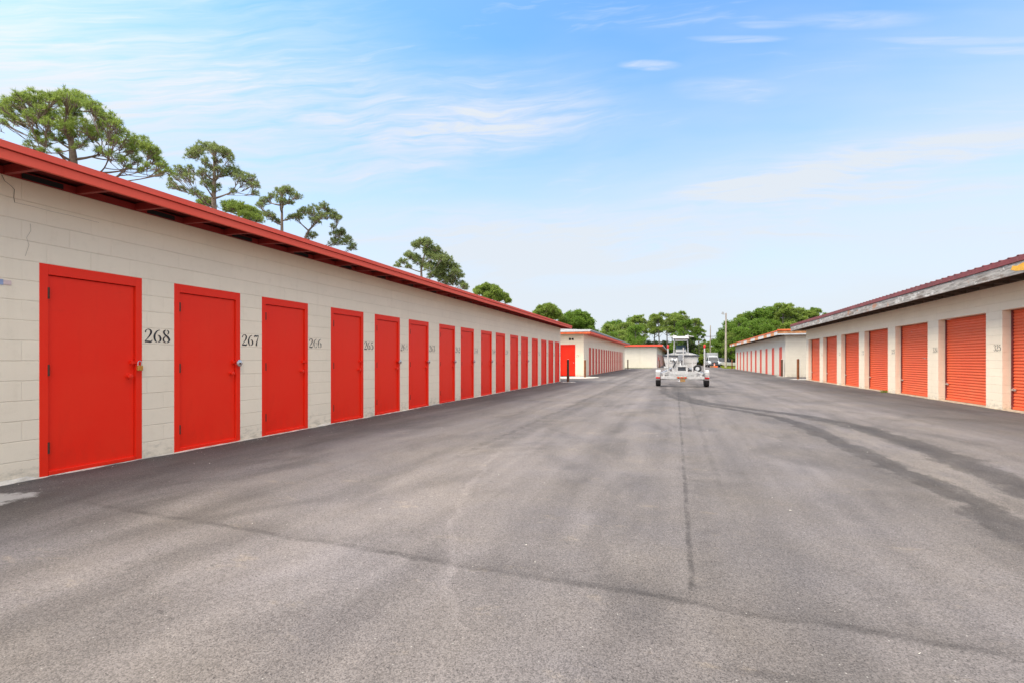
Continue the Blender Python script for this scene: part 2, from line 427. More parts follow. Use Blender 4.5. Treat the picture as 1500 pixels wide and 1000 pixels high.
    stone = nt.m('MULTIPLY', nt.ss(st.outputs['Distance'], .10, .16, 1, 0), nt.m('GREATER_THAN', nt.xyz(st.outputs['Color'])[1], .93))
    c = nt.mix(nt.m('MULTIPLY', stone, .65), c, (.42, .40, .36))
    # chalky spill by the near end of the wall
    px_ = nt.m('DIVIDE', nt.m('ADD', x, 5.70), .34); py_ = nt.m('DIVIDE', nt.m('SUBTRACT', y, 2.52), .30)
    pr = nt.m('SQRT', nt.m('ADD', nt.m('MULTIPLY', px_, px_), nt.m('MULTIPLY', py_, py_)))
    ch = nt.ss(nt.m('ADD', pr, nt.m('MULTIPLY', nt.m('SUBTRACT', nt.noise(nt.scaled(o, 1, 1, 1), 6, 6, .75), .5), 2.2)), .55, .95, 1, 0)
    c = nt.mix(nt.m('MULTIPLY', ch, .62), c, (.52, .50, .47))
    nt.put(b.inputs['Base Color'], c)
    h = nt.m('ADD', nt.m('MULTIPLY', ag.outputs['Distance'], -.5), nt.m('ADD', nt.m('MULTIPLY', fine, .35), nt.m('MULTIPLY', cl, .5)))
    h = nt.m('SUBTRACT', h, nt.m('MULTIPLY', pits, .4))
    nt.put(b.inputs['Normal'], nt.bump(h, .55, .006))
    nt.put(b.inputs['Roughness'], nt.lin(mid, .3, .7, .74, .9))
M['asphalt'] = mat('asphalt', asphalt, (.16, .15, .15), .8, 0, .3)

def soil(nt, b, tc):
    o = tc.outputs['Object']
    n = nt.noise(o, .15, 6, .65)
    n2 = nt.noise(o, 6, 5, .7)
    c = nt.mix(nt.lin(n, .35, .65, 0, 1), (.12, .15, .035), (.20, .19, .08))
    c = nt.mix(nt.ss(n2, .5, .7), c, (.09, .11, .03))
    nt.put(b.inputs['Base Color'], c)
M['soil'] = mat('grassy_soil', soil, (.12, .14, .05), .95, 0, .1)
M['turf'] = foliage('turf_blades', (.13, .17, .018), (.34, .36, .04), .6)

# ------------------------------------------------------------------ mesh builder
class MB:
    def __init__(s):
        s.v = []; s.f = []
    def quad(s, *p):
        i = len(s.v); s.v += [tuple(q) for q in p]; s.f.append(tuple(range(i, i + len(p))))
    def box(s, x0, x1, y0, y1, z0, z1):
        i = len(s.v)
        s.v += [(x, y, z) for z in (z0, z1) for y in (y0, y1) for x in (x0, x1)]
        s.f += [tuple(i + k for k in q) for q in ((0, 2, 3, 1), (4, 5, 7, 6), (0, 1, 5, 4), (2, 6, 7, 3), (0, 4, 6, 2), (1, 3, 7, 5))]
        return s
    def hexa(s, p):                     # eight corners: bottom ring of four, top ring of four
        i = len(s.v); s.v += [tuple(q) for q in p]
        s.f += [tuple(i + k for k in q) for q in ((3, 2, 1, 0), (4, 5, 6, 7), (0, 1, 5, 4), (1, 2, 6, 5), (2, 3, 7, 6), (3, 0, 4, 7))]
        return s
    def tube(s, pts, rad, n=8, cap=True):
        pts = [Vector(p) for p in pts]
        if not isinstance(rad, (list, tuple)): rad = [rad] * len(pts)
        base = len(s.v)
        prev = None
        for k, p in enumerate(pts):
            t = (pts[min(k + 1, len(pts) - 1)] - pts[max(k - 1, 0)])
            t = t.normalized() if t.length > 1e-9 else Vector((0, 0, 1))
            if prev is None:
                a = t.cross(Vector((0, 0, 1)))
                if a.length < .05: a = t.cross(Vector((1, 0, 0)))
                a.normalize()
            else:
                a = (prev - t * prev.dot(t)).normalized()
            prev = a
            c = t.cross(a)
            for j in range(n):
                an = 2 * PI * j / n
                s.v.append(tuple(p + (a * math.cos(an) + c * math.sin(an)) * rad[k]))
        for k in range(len(pts) - 1):
            for j in range(n):
                a0 = base + k * n + j; a1 = base + k * n + (j + 1) % n
                s.f.append((a0, a0 + n, a1 + n, a1))
        if cap:
            s.f.append(tuple(base + j for j in range(n)))
            e = base + (len(pts) - 1) * n
            s.f.append(tuple(e + j for j in reversed(range(n))))
        return s
    def lathe(s, prof, n=20, axis='Z', c=(0, 0, 0)):
        base = len(s.v)
        for r, h in prof:
            for j in range(n):
                a = 2 * PI * j / n
                u, w = r * math.cos(a), r * math.sin(a)
                p = {'Z': (u, w, h), 'X': (h, u, w), 'Y': (w, h, u)}[axis]
                s.v.append((p[0] + c[0], p[1] + c[1], p[2] + c[2]))
        for k in range(len(prof) - 1):
            for j in range(n):
                a0 = base + k * n + j; a1 = base + k * n + (j + 1) % n
                s.f.append((a0, a1, a1 + n, a0 + n))
        s.f.append(tuple(base + j for j in reversed(range(n))))
        e = base + (len(prof) - 1) * n
        s.f.append(tuple(e + j for j in range(n)))
        return s
    def loft(s, rings, cap=True):       # rings of equal count, closed
        base = len(s.v); n = len(rings[0])
        for r in rings: s.v += [tuple(p) for p in r]
        for k in range(len(rings) - 1):
            for j in range(n):
                a0 = base + k * n + j; a1 = base + k * n + (j + 1) % n
                s.f.append((a0, a1, a1 + n, a0 + n))
        if cap:
            s.f.append(tuple(base + j for j in reversed(range(n))))
            e = base + (len(rings) - 1) * n
            s.f.append(tuple(e + j for j in range(n)))
        return s
    def mesh(s, name, smooth=False, bevel=0):
        me = bpy.data.meshes.new(name)
        me.from_pydata(s.v, [], s.f)
        bm = bmesh.new(); bm.from_mesh(me)
        bmesh.ops.recalc_face_normals(bm, faces=bm.faces)
        if bevel:
            bmesh.ops.bevel(bm, geom=[e for e in bm.edges if e.is_manifold and e.calc_face_angle(0) > .5], offset=bevel, segments=2, affect='EDGES', profile=.6)
        bm.to_mesh(me); bm.free()
        if smooth:
            me.polygons.foreach_set('use_smooth', [True] * len(me.polygons))
            try: me.set_sharp_from_angle(angle=R(38))
            except Exception: pass
        return me
    def build(s, name, m, parent=None, smooth=False, bevel=0, loc=(0, 0, 0), rot=0):
        me = s.mesh(name, smooth, bevel)
        me.materials.append(m)
        return obj(name, me, parent, loc, rot)

def obj(name, me, parent=None, loc=(0, 0, 0), rot=0):
    o = bpy.data.objects.new(name, me)
    C.objects.link(o)
    o.location = loc
    o.rotation_euler = (0, 0, rot)
    if parent: o.parent = parent
    return o

def tag(o, label=None, cat=None, group=None, kind=None):
    if label: o['label'] = label
    if cat: o['category'] = cat
    if group: o['group'] = group
    if kind: o['kind'] = kind
    return o

def thing(name, label, cat, loc=(0, 0, 0), rot=0, group=None):
    o = bpy.data.objects.new(name, None)
    C.objects.link(o)
    o.location = loc
    o.rotation_euler = (0, 0, rot)
    o.empty_display_size = .2
    return tag(o, label, cat, group)

def kids(o):
    return [c for c in bpy.data.objects if c.parent == o]

def copy_tree(o, parent=None):
    c = o.copy()
    C.objects.link(c)
    c.parent = parent
    for ch in kids(o): copy_tree(ch, c)
    return c

# ------------------------------------------------------------------ ground
g = MB(); g.quad((-900, -400, -.012), (900, -400, -.012), (900, 1500, -.012), (-900, 1500, -.012))
tag(g.build('ground', M['soil']), kind='structure', label='grassy soil around and beyond the paved lot', cat='ground')
a = MB()
a.quad((-60, -40, 0), (60, -40, 0), (60, 76.5, 0), (-60, 76.5, 0))
a.quad((-3.4, 76.5, 0), (-3.4, 175, 0), (2.6, 175, 0), (9.5, 125, 0), (7.4, 92, 0), (6.7, 79, 0), (7.2, 76.5, 0))
ao = a.build('driveway', M['asphalt'])
tag(ao, 'grey asphalt driveway running between the rows of storage units', 'driveway', kind='structure')

# ------------------------------------------------------------------ digits (stencilled, thick and thin strokes)
DIG = {
 '2': [[(.07, .72, .09), (.09, .86, .06), (.25, .975, .045), (.42, .90, .11), (.46, .73, .14), (.36, .50, .10), (.18, .26, .05), (.05, .10, .04)],
       [(.03, .055, .10), (.2, .065, .12), (.40, .05, .12), (.49, .09, .07), (.53, .22, .025)]],
 '6': [[(.44, .95, .035), (.24, .86, .07), (.09, .62, .12), (.055, .38, .14), (.12, .14, .10), (.24, .03, .035)],
       [(.31, .03, .035), (.44, .12, .10), (.49, .29, .14), (.43, .48, .10), (.29, .56, .035)]],
 '8': [[(.25, .98, .035), (.13, .90, .10), (.10, .76, .12), (.20, .60, .12), (.39, .43, .14), (.49, .25, .14), (.43, .09, .09), (.31, .02, .035)],
       [(.31, .98, .035), (.42, .90, .07), (.44, .77, .08), (.36, .63, .05)],
       [(.20, .49, .05), (.08, .36, .09), (.06, .20, .11), (.13, .07, .08), (.25, .02, .035)]],
 '7': [[(.04, .78, .04), (.07, .91, .10), (.28, .90, .12), (.47, .95, .07)], [(.50, .94, .035), (.36, .56, .08), (.27, .25, .13), (.25, .02, .14)]],
 '5': [[(.15, .93, .09), (.30, .91, .11), (.46, .96, .06)], [(.14, .88, .05), (.11, .60, .05)],
       [(.13, .56, .04), (.28, .61, .06), (.43, .52, .11), (.48, .32, .14), (.41, .11, .10), (.26, .02, .035)], [(.06, .16, .09), (.12, .06, .07), (.20, .02, .035)]],
 '4': [[(.39, .97, .13), (.39, .02, .13)], [(.31, .94, .04), (.17, .62, .05), (.03, .31, .05)], [(.02, .27, .05), (.30, .27, .05)], [(.47, .27, .05), (.55, .27, .05)]],
 '3': [[(.07, .80, .09), (.13, .93, .06), (.26, .98, .04), (.40, .89, .11), (.41, .70, .11), (.26, .55, .04)],
       [(.29, .52, .04), (.45, .42, .11), (.48, .26, .14), (.41, .09, .10), (.25, .02, .04), (.12, .07, .07), (.06, .17, .09)]],
 '1': [[(.29, .96, .13), (.29, .05, .13)], [(.11, .82, .04), (.21, .92, .06)], [(.13, .02, .035), (.45, .02, .035)]],
 '9': [[(.10, .05, .035), (.30, .14, .07), (.45, .38, .12), (.485, .62, .14), (.42, .86, .10), (.30, .97, .035)],
       [(.23, .97, .035), (.10, .88, .10), (.05, .71, .14), (.11, .52, .10), (.25, .44, .035)]],
 '0': [[(.25, .98, .035), (.11, .80, .10), (.06, .5, .14), (.11, .2, .10), (.25, .02, .035)], [(.31, .98, .035), (.45, .8, .10), (.5, .5, .14), (.45, .2, .10), (.31, .02, .035)]],
}
def catmull(p, n=7):
    out = []
    q = [p[0]] + list(p) + [p[-1]]
    for i in range(1, len(q) - 2):
        for k in range(n):
            t = k / n
            out.append(tuple(.5 * (2 * q[i][c] + (q[i + 1][c] - q[i - 1][c]) * t + (2 * q[i - 1][c] - 5 * q[i][c] + 4 * q[i + 1][c] - q[i + 2][c]) * t * t
                              + (3 * q[i][c] - q[i - 1][c] - 3 * q[i + 1][c] + q[i + 2][c]) * t ** 3) for c in range(len(p[0]))))
    out.append(tuple(p[-1]))
    return out
def number(txt, h, wid, x0, z0, y, parent, m, rot=0, loc=(0, 0, 0)):
    """painted figures on a wall face; local x to the reader's right, -y towards the reader"""
    mb = MB(); k = 0
    adv = wid / len(txt)
    for i, ch in enumerate(txt):
        for st in DIG[ch]:
            c = catmull(st)
            k += 1
            L = []; Rr = []
            for j, (px, pz, w) in enumerate(c):
                a_, b_ = c[max(j - 1, 0)], c[min(j + 1, len(c) - 1)]
                dx, dz = (b_[0] - a_[0]), (b_[1] - a_[1])
                l = math.hypot(dx, dz) or 1
                nx, nz = -dz / l * w / 2, dx / l * w / 2
                f = adv * .86 / .55
                q = lambda u, v: (x0 + i * adv + u * f, y - .0025 - .0004 * k, z0 + v * h)
                L.append(q(px + nx, pz + nz)); Rr.append(q(px - nx, pz - nz))
            for j in range(len(c) - 1):
                mb.quad(Rr[j], Rr[j + 1], L[j + 1], L[j])
    return mb.build('unit_number', m, parent, loc=loc, rot=rot)

# ------------------------------------------------------------------ storage buildings
# local frame of a building: x along its door side, y into the building (the door side is y = 0), z up
def wall_panel(mb, x0, x1, z1, ops, th, z0=0.0, y0=0.0):
    """front wall with real openings: list of (xa, xb, za, zb)"""
    xs = sorted({x0, x1, *[o[0] for o in ops], *[o[1] for o in ops]})
    zs = sorted({z0, z1, *[o[2] for o in ops], *[o[3] for o in ops]})
    for i in range(len(xs) - 1):
        for k in range(len(zs) - 1):
            cx, cz = (xs[i] + xs[i + 1]) / 2, (zs[k] + zs[k + 1]) / 2
            if any(o[0] < cx < o[1] and o[2] < cz < o[3] for o in ops): continue
            mb.quad((xs[i], y0, zs[k]), (xs[i + 1], y0, zs[k]), (xs[i + 1], y0, zs[k + 1]), (xs[i], y0, zs[k + 1]))
    for xa, xb, za, zb in ops:
        mb.quad((xa, y0, za), (xa, y0, zb), (xa, y0 + th, zb), (xa, y0 + th, za))
        mb.quad((xb, y0, za), (xb, y0 + th, za), (xb, y0 + th, zb), (xb, y0, zb))
        mb.quad((xa, y0, zb), (xb, y0, zb), (xb, y0 + th, zb), (xa, y0 + th, zb))

def shell(b, L, D, H, ops, th, m, end_ops=()):
    mb = MB()
    wall_panel(mb, 0, L, H, ops, th)
    # ends, back and a closing floor plate behind the openings
    if end_ops:
        t = MB()
        wall_panel(t, -D, 0, H, end_ops, .10)          # built facing -y, then turned to face -x
        i0 = len(mb.v)
        mb.v += [(y, -x, z) for x, y, z in t.v]
        mb.f += [tuple(i0 + k for k in f) for f in t.f]
    else:
        mb.quad((0, 0, 0), (0, 0, H), (0, D, H), (0, D, 0))
    mb.quad((L, 0, 0), (L, D, 0), (L, D, H), (L, 0, H))
    mb.quad((0, D, 0), (0, D, H), (L, D, H), (L, D, 0))
    me = bpy.data.meshes.new('wall')
    me.from_pydata(mb.v, [], mb.f)
    bm = bmesh.new(); bm.from_mesh(me)
    bmesh.ops.remove_doubles(bm, verts=bm.verts, dist=.0005)
    bm.to_mesh(me); bm.free()
    me.materials.append(m)
    return obj('wall', me, b)

def roof_deck(b, L, D, z, ov, ends, m, slope=.05, name='roof', t=.05):
    """low gable sheet with overhangs; z is its upper edge at the eave"""
    mb = MB()
    rise = (D / 2 + ov) * slope
    p = []
    for x in (-ends[0], L + ends[1]):
        p += [(x, -ov, z - t), (x, D / 2, z + rise - t), (x, D + ov, z - t), (x, D + ov, z), (x, D / 2, z + rise), (x, -ov, z)]
    mb.v += p
    n = 6
    for j in range(n):
        a0, a1 = j, (j + 1) % n
        mb.f.append((a0, a1, a1 + n, a0 + n))
    mb.f.append(tuple(range(n))); mb.f.append(tuple(range(2 * n - 1, n - 1, -1)))
    return mb.build(name, m, b)

DW, DH = 1.016, 2.235
def make_door(m, parent, detail=True, fr=None):
    """a steel door in its frame, left foot of the opening at the local origin, wall face at y = 0"""
    s = MB(); s.box(.082, DW - .078, .024, .07, .045, DH - .117)
    d = s.build('door', m, parent, bevel=.003)
    f = MB()
    f.box(0, .075, -.004, .10, .004, DH); f.box(DW - .072, DW, -.004, .10, .004, DH); f.box(.075, DW - .072, -.004, .10, DH - .11, DH)
    f.box(.075, DW - .072, .075, .10, .03, DH - .11)
    f.build('door_frame', m, d, bevel=.003)
    t = MB(); t.box(.0785, DW - .0755, -.006, .0275, .010, .052)
    t.build('threshold', fr or m, d, bevel=.006)
    if detail:
        for z in (.30, 1.12, 1.93):
            h = MB(); h.tube([(.078, .004, z - .06), (.078, .004, z + .06)], .013, 8)
            h.build('hinge', M['bronze'], d, smooth=True)
        k = MB(); k.lathe([(.034, 0), (.034, .006), (.014, .008), (.013, .030), (.026, .036), (.031, .048), (.028, .060), (.012, .066)], 16, 'Y')
        k.v = [(x, -y, z) for x, y, z in k.v]
        ko = k.build('door_knob', m, d, smooth=True, loc=(DW - .145, .028, 1.03))
        hp = MB(); hp.box(DW - .125, DW - .03, -.012, -.007, 1.185, 1.215); hp.box(DW - .13, DW - .105, -.012, .027, 1.18, 1.22)
        hp.tube([(DW - .055, -.006, 1.185), (DW - .055, -.03, 1.19), (DW - .055, -.03, 1.21), (DW - .055, -.006, 1.215)], .004, 6)
        hp.build('hasp', m, d)
    return d

def place(dr, x, y=0, rot=0):
    dr.location = (x, y, 0); dr.rotation_euler = (0, 0, rot)

def base_crust(L, skip, seed, amp=.05, y=0.0):
    """ragged lip of old paint and mortar along the foot of a wall"""
    r = random.Random(seed); mb = MB(); x = 0.0; w0 = .02; h0 = .02
    while x < L:
        x1 = min(L, x + r.uniform(.03, .12)); top_ = .013 if any(a_ - .05 < x1 and x < b2 + .05 for a_, b2 in skip) else .05; w1 = max(.006, min(amp, w0 + r.uniform(-.018, .018))); h1 = max(.008, min(top_, h0 + r.uniform(-.012, .012)))
        mb.quad((x, y - w0, .002), (x1, y - w1, .002), (x1, y - .003, h1), (x, y - .003, h0))
        x, w0, h0 = x1, w1, h1
    return mb

# ---- A: the long row with doors 268 to 253, on the left
AY0 = -6.0
A = thing('storage_building', 'long cream block storage building with red doors 268 to 253 on the left', 'storage building', (-6.27, AY0, 0), R(90))
gaps = [.406, .406, .61, .406, .406, .61, .406, .61, .406, .61, .406, .61, .61, .406, .406]
xd = [3.155 - AY0]
for gp in gaps: xd.append(xd[-1] + DW + gp)
LA = 27.04 - AY0
shell(A, LA, 12, 3.05, [(x, x + DW, 0, DH) for x in xd], .2, M['wall'])
dr0 = make_door(M['door_red'], A)
for i, x in enumerate(xd):
    d = dr0 if i == 0 else copy_tree(dr0, A)
    place(d, x)
for i, x in enumerate(xd):
    n = str(268 - i)
    gap = gaps[i] if i < 15 else .5
    ink = M['ink'] if n in ('268', '267', '265') else M['ink_worn'] if n in ('266', '263', '262') else M['ink_faint']
    number(n, .168, .335, x + DW + .03, 1.448, 0, A, ink)
    # clean band of fresher paint behind nothing: the block courses run on
base_crust(LA, [(x, x + DW) for x in xd], 4).build('footing_crust', M['wall_warm'], A)
rf = roof_deck(A, LA, 12, 3.185, .49, (.3, .62), worn('shaded_red_deck', (.17, .012, .009), .6, 0, .25, 3))  # deck red darkened; the eave's underside shade is put into its colour
f = MB(); f.box(-.3, LA + .62, -.55, -.51, 3.034, 3.122); f.build('fascia', M['trim_red'], rf, bevel=.003)
f = MB(); f.box(-.3, LA + .62, -.555, -.492, 3.136, 3.200); f.box(-.3, LA + .62, -.572, -.492, 3.1285, 3.1355); f.build('drip_edge', M['roofing_red'], rf)
f = MB(); f.box(LA + .585, LA + .62, -.508, 12.3, 3.04, 3.130); f.box(LA + .56, LA + .63, -.488, 12.3, 3.188, 3.20); f.build('rake_board', M['trim_red'], rf)
f = MB(); f.box(0, LA, -.004, .06, 3.052, 3.13)
f.build('wall_plate', M['red_shaded'], rf)
r0 = None
x = .35
nb = 0
while x < LA + .5:
    if r0 is None:
        mb = MB(); mb.hexa([(-.021, -.509, 3.037), (.021, -.509, 3.037), (.021, -.006, 3.058), (-.021, -.006, 3.058), (-.021, -.509, 3.132), (.021, -.509, 3.132), (.021, -.006, 3.133), (-.021, -.006, 3.133)])
        r0 = mb.build('rafter', M['red_shaded'], rf); r0.location.x = x
        vm = MB(); vm.box(.12, .47, -.009, -.005, 3.062, 3.118)
        v0 = vm.build('eave_vent', M['black'], rf); v0.location.x = x
    else:
        q = r0.copy(); C.objects.link(q); q.parent = rf; q.location.x = x
        if nb % 2 == 0:
            q = v0.copy(); C.objects.link(q); q.parent = rf; q.location.x = x
    x += .61; nb += 1
# cracks in the block joints at the near top corner
ck = MB()
def crack(mb, pts, w=.004, y=-.0035):
    for j in range(len(pts) - 1):
        (x0, z0), (x1, z1) = pts[j], pts[j + 1]
        l = math.hypot(x1 - x0, z1 - z0); nx, nz = -(z1 - z0) / l * w / 2, (x1 - x0) / l * w / 2
        mb.quad((x0 + nx, y, z0 + nz), (x1 + nx, y - .0002, z1 + nz), (x1 - nx, y - .0002, z1 - nz), (x0 - nx, y, z0 - nz))
o_ = -AY0
crack(ck, [(2.86 + o_, 3.04), (2.88 + o_, 2.99), (2.93 + o_, 2.955), (2.955 + o_, 2.93), (2.95 + o_, 2.85), (2.957 + o_, 2.80)], .005)
crack(ck, [(2.957 + o_, 2.80), (3.1 + o_, 2.803), (3.26 + o_, 2.797), (3.42 + o_, 2.802), (3.70 + o_, 2.799)], .002)
crack(ck, [(3.08 + o_, 2.62), (3.085 + o_, 2.55), (3.05 + o_, 2.47), (3.07 + o_, 2.40), (3.04 + o_, 2.28)], .002)
ck.build('wall_crack', worn('crack_dark', (.20, .165, .13), .9, 0, .3, 8), A)

# ---- B: the next row on the left, behind A
BY0, LB, DB = 36.1, 30.6, 14
B = thing('storage_building', 'cream storage building with grey metal roof edge behind the long red-doored row', 'storage building', (-6.58, BY0, 0), R(90))
xb = [2.3 + 1.628 * i for i in range(16)]
shell(B, LB, DB, 3.16, [(x, x + DW, 0, DH) for x in xb], .2, M['wall'], end_ops=[(-1.80, -.64, 0, 2.40)])
d0 = make_door(M['door_pale'], B)
for i, x in enumerate(xb):
    place(d0 if i == 0 else copy_tree(d0, B), x)
# wide door on the end wall
e = MB(); e.box(.05, 1.11, .03, .07, .05, 2.33); ed = e.build('door', M['door_red'], B, bevel=.004, loc=(0, 1.80, 0), rot=R(-90))
e = MB(); e.box(0, .049, -.004, .09, .01, 2.40); e.box(1.111, 1.16, -.004, .09, .01, 2.40); e.box(.049, 1.111, -.004, .09, 2.335, 2.40); e.box(.049, 1.111, .075, .09, .02, 2.335); e.build('door_frame', M['door_red'], ed)
e = MB(); e.lathe([(.03, 0), (.03, .006), (.013, .008), (.013, .03), (.03, .045), (.012, .064)], 14, 'Y'); e.v = [(x, -y, z) for x, y, z in e.v]
e.build('door_knob', M['steel'], ed, smooth=True, loc=(1.03, .03, 1.03))
ed['label'] = 'wide bright red door in the end wall'
number('241', .17, .36, 0, 1.45, 0, B, M['ink_faint'], rot=R(-90), loc=(0, .58, 0))
v = MB(); v.box(0, .16, -.006, .02, 2.72, 2.88); v0 = v.build('wall_vent', M['black'], B, loc=(0, 1.13, 0), rot=R(-90))
v1 = v0.copy(); C.objects.link(v1); v1.parent = B; v1.location = (0, .92, 0)
base_crust(LB, [(x, x + DW) for x in xb], 5).build('footing_crust', M['sill'], B)
rb = roof_deck(B, LB, DB, 3.44, .60, (.55, .5), M['galv'])
f = MB(); f.box(-.55, LB + .5, -.64, -.60, 3.155, 3.31); f.build('fascia', M['trim_red'], rb)
f = MB(); f.box(-.6, LB + .5, -.655, -.602, 3.318, 3.40); f.build('drip_edge', M['grey_plastic'], rb)
f = MB(); f.box(-.62, LB + .5, -.68, -.602, 3.405, 3.455); f.build('gutter_lip', M['galv'], rb)
f = MB(); f.box(-.59, -.55, -.598, DB + .5, 3.155, 3.31); f.build('rake_board', M['orange_trim'], rb)
f = MB(); f.box(-.625, -.552, -.598, DB + .5, 3.318, 3.47); f.build('rake_flashing', M['galv'], rb)
f = MB(); f.box(-.548, LB + .4, -.597, 0, 3.162, 3.18); f.build('soffit', M['trim_red'], rb)

# ---- C: the far building with a blank end wall
CB = thing('storage_building', 'far cream storage building with blank end wall and thin red roof edge', 'storage building', (-2.85, 79.2, 0), R(90))
LC, DC = 66, 14
xc_ = [3 + 3.05 * i for i in range(20)]
shell(CB, LC, DC, 3.32, [(x, x + DW, 0, DH) for x in xc_], .2, M['wall_warm'])
d0 = make_door(M['door_pale'], CB, False)
for i, x in enumerate(xc_): place(d0 if i == 0 else copy_tree(d0, CB), x)
rc = roof_deck(CB, LC, DC, 3.60, .9, (.5, .5), M['galv'], .0)
f = MB(); f.box(-.55, -.5, -.9, DC + .5, 3.36, 3.63); f.build('rake_board', M['trim_red'], rc)
f = MB(); f.box(-.5, LC + .5, -.96, -.9, 3.38, 3.62); f.build('fascia', M['galv'], rc)
f = MB(); f.box(-.498, LC + .4, -.89, -.002, 3.335, 3.36); f.build('soffit', M['timber_orange'], rc)
f = MB(); f.box(-.03, -.002, 2.55, 2.60, 1.0, 3.2); f.box(-.04, -.002, 2.5, 2.65, .8, 1.0); f.build('conduit', M['wall_grey'], CB)
for x in (6.0, 8.8):
    f = MB(); f.box(x, x + .55, -.05, -.004, 1.15, 1.75); f.build('wall_sign', M['door_red'], CB)

# ---- D: the row of roller doors on the right
DL = 28.2
D = thing('storage_building', 'cream block storage building with orange roller doors and weathered fascia on the right', 'storage building', (7.61, 33.97, 0), R(-90))
xo = [.56 + 3.05 * k for k in range(9)]
OW, OH = 2.39, 2.44
shell(D, DL, 11, 3.06, [(x, x + OW, 0, OH) for x in xo], .19, M['wall'])
# curtain of curved slats
def curtain():
    mb = MB(); n = 31; p = OH / n
    prof = []
    for k in range(n):
        z = .025 + k * (OH - .02) / n
        pp = (OH - .02) / n
        prof += [(.018, z), (.004, z + pp * .18), (-.002, z + pp * .45), (.003, z + pp * .75), (.016, z + pp * .93)]
    prof.append((.018, OH))
    for (y0, z0), (y1, z1) in zip(prof, prof[1:]):
        mb.quad((.045, .19 + y0, z0), (OW - .045, .19 + y0, z0), (OW - .045, .19 + y1, z1), (.045, .19 + y1, z1))
    return mb
c0 = curtain().build('roller_door', M['roller'], D)
g_ = MB(); g_.box(.002, .05, .165, .24, .02, OH - .002); g_.build('guide_rail', M['maroon'], c0)
g_ = MB(); g_.box(OW - .05, OW - .002, .165, .24, .02, OH - .002); g_.build('guide_rail', M['maroon'], c0)
g_ = MB(); g_.box(.052, OW - .052, .172, .20, .03, .085); g_.build('bottom_bar', M['roller'], c0, bevel=.004)
g_ = MB(); g_.box(.06, .17, .165, .186, .48, .53); g_.box(.02, .09, .150, .164, .485, .525); g_.tube([(.13, .16, .505), (.13, .14, .505), (.13, .14, .56)], .007, 6); g_.build('slide_latch', M['steel'], c0)
g_ = MB(); g_.box(.002, OW - .002, .004, .30, .003, .022); g_.build('door_sill', M['sill'], c0)
for k, x in enumerate(xo):
    q = c0 if k == 0 else copy_tree(c0, D)
    q.location = (x, 0, 0)
for k in range(1, 9):
    n = str(319 + k)
    number(n, .155, .30, xo[k - 1] + OW + .66 - .335, 1.455, 0, D, M['ink_worn'] if k in (4, 5, 6) else M['ink_faint'])
base_crust(DL, [(x, x + OW) for x in xo], 6, .035).build('footing_crust', M['sill'], D)
rd = roof_deck(D, DL, 11, 3.40, .70, (.5, .3), M['maroon'])
f = MB(); f.box(-.5, DL + .3, -.74, -.695, 3.045, 3.30); f.build('fascia', M['weathered'], rd, bevel=.004)
f = MB(); f.box(-.5, -.455, -.694, 10, 3.045, 3.30); f.build('rake_board', M['weathered'], rd)
f = MB(); f.box(-.52, DL + .3, -.765, -.702, 3.305, 3.425); f.box(-.52, -.502, -.702, 11.5, 3.305, 3.425)
f.build('drip_edge', M['maroon'], rd)
f = MB(); x = -.45
while x < DL + .3:
    f.hexa([(x - .045, -.775, 3.4255), (x + .045, -.775, 3.4255), (x + .045, 1.5, 3.50), (x - .045, 1.5, 3.50), (x - .02, -.775, 3.441), (x + .02, -.775, 3.441), (x + .02, 1.5, 3.53), (x - .02, 1.5, 3.53)])
    x += .305
f.build('roof_rib', M['maroon'], rd)
f = MB(); f.box(-.452, DL + .3, -.692, .05, 3.30, 3.335); f.build('soffit_boards', M['old_timber'], rd)
r0 = None; x = .2
rr = random.Random(3)
while x < DL:
    if r0 is None:
        mb = MB(); mb.hexa([(-.02, -.693, 3.10), (.02, -.693, 3.10), (.02, -.003, 3.07), (-.02, -.003, 3.07), (-.02, -.693, 3.298), (.02, -.693, 3.298), (.02, -.003, 3.298), (-.02, -.003, 3.298)])
        r0 = mb.build('rafter', M['old_timber'], rd); r0.location.x = x
    else:
        q = r0.copy(); C.objects.link(q); q.parent = rd; q.location.x = x
    x += .61
f = MB(); f.box(0, DL, -.003, .06, 3.062, 3.298); f.build('wall_plate', M['old_timber'], rd)
pp = MB(); pts = []
xa = 33.97 - 13.35
out = [(0, .10), (.16, .05), (.42, .02), (.75, .03), (1.1, .01), (1.1, .15), (.7, .16), (.38, .185), (.2, .15), (.06, .18)]
pp.v = [(xa + px, -.7435, 3.07 + pz) for px, pz in out]; pp.f = [tuple(range(len(out)))]
pp.build('paint_patch', M['orange_patch'], rd)
# bare timber end block under the far end of the eave
# ---- E: the far right row
LE = 31.4
E = thing('storage_building', 'far right cream storage building with peeling orange and white roof edge', 'storage building', (7.65, 71.5, 0), R(-90))
ye = [41.3 + 3.05 * i for i in range(10)]
xe = [71.5 - y - DW for y in ye]
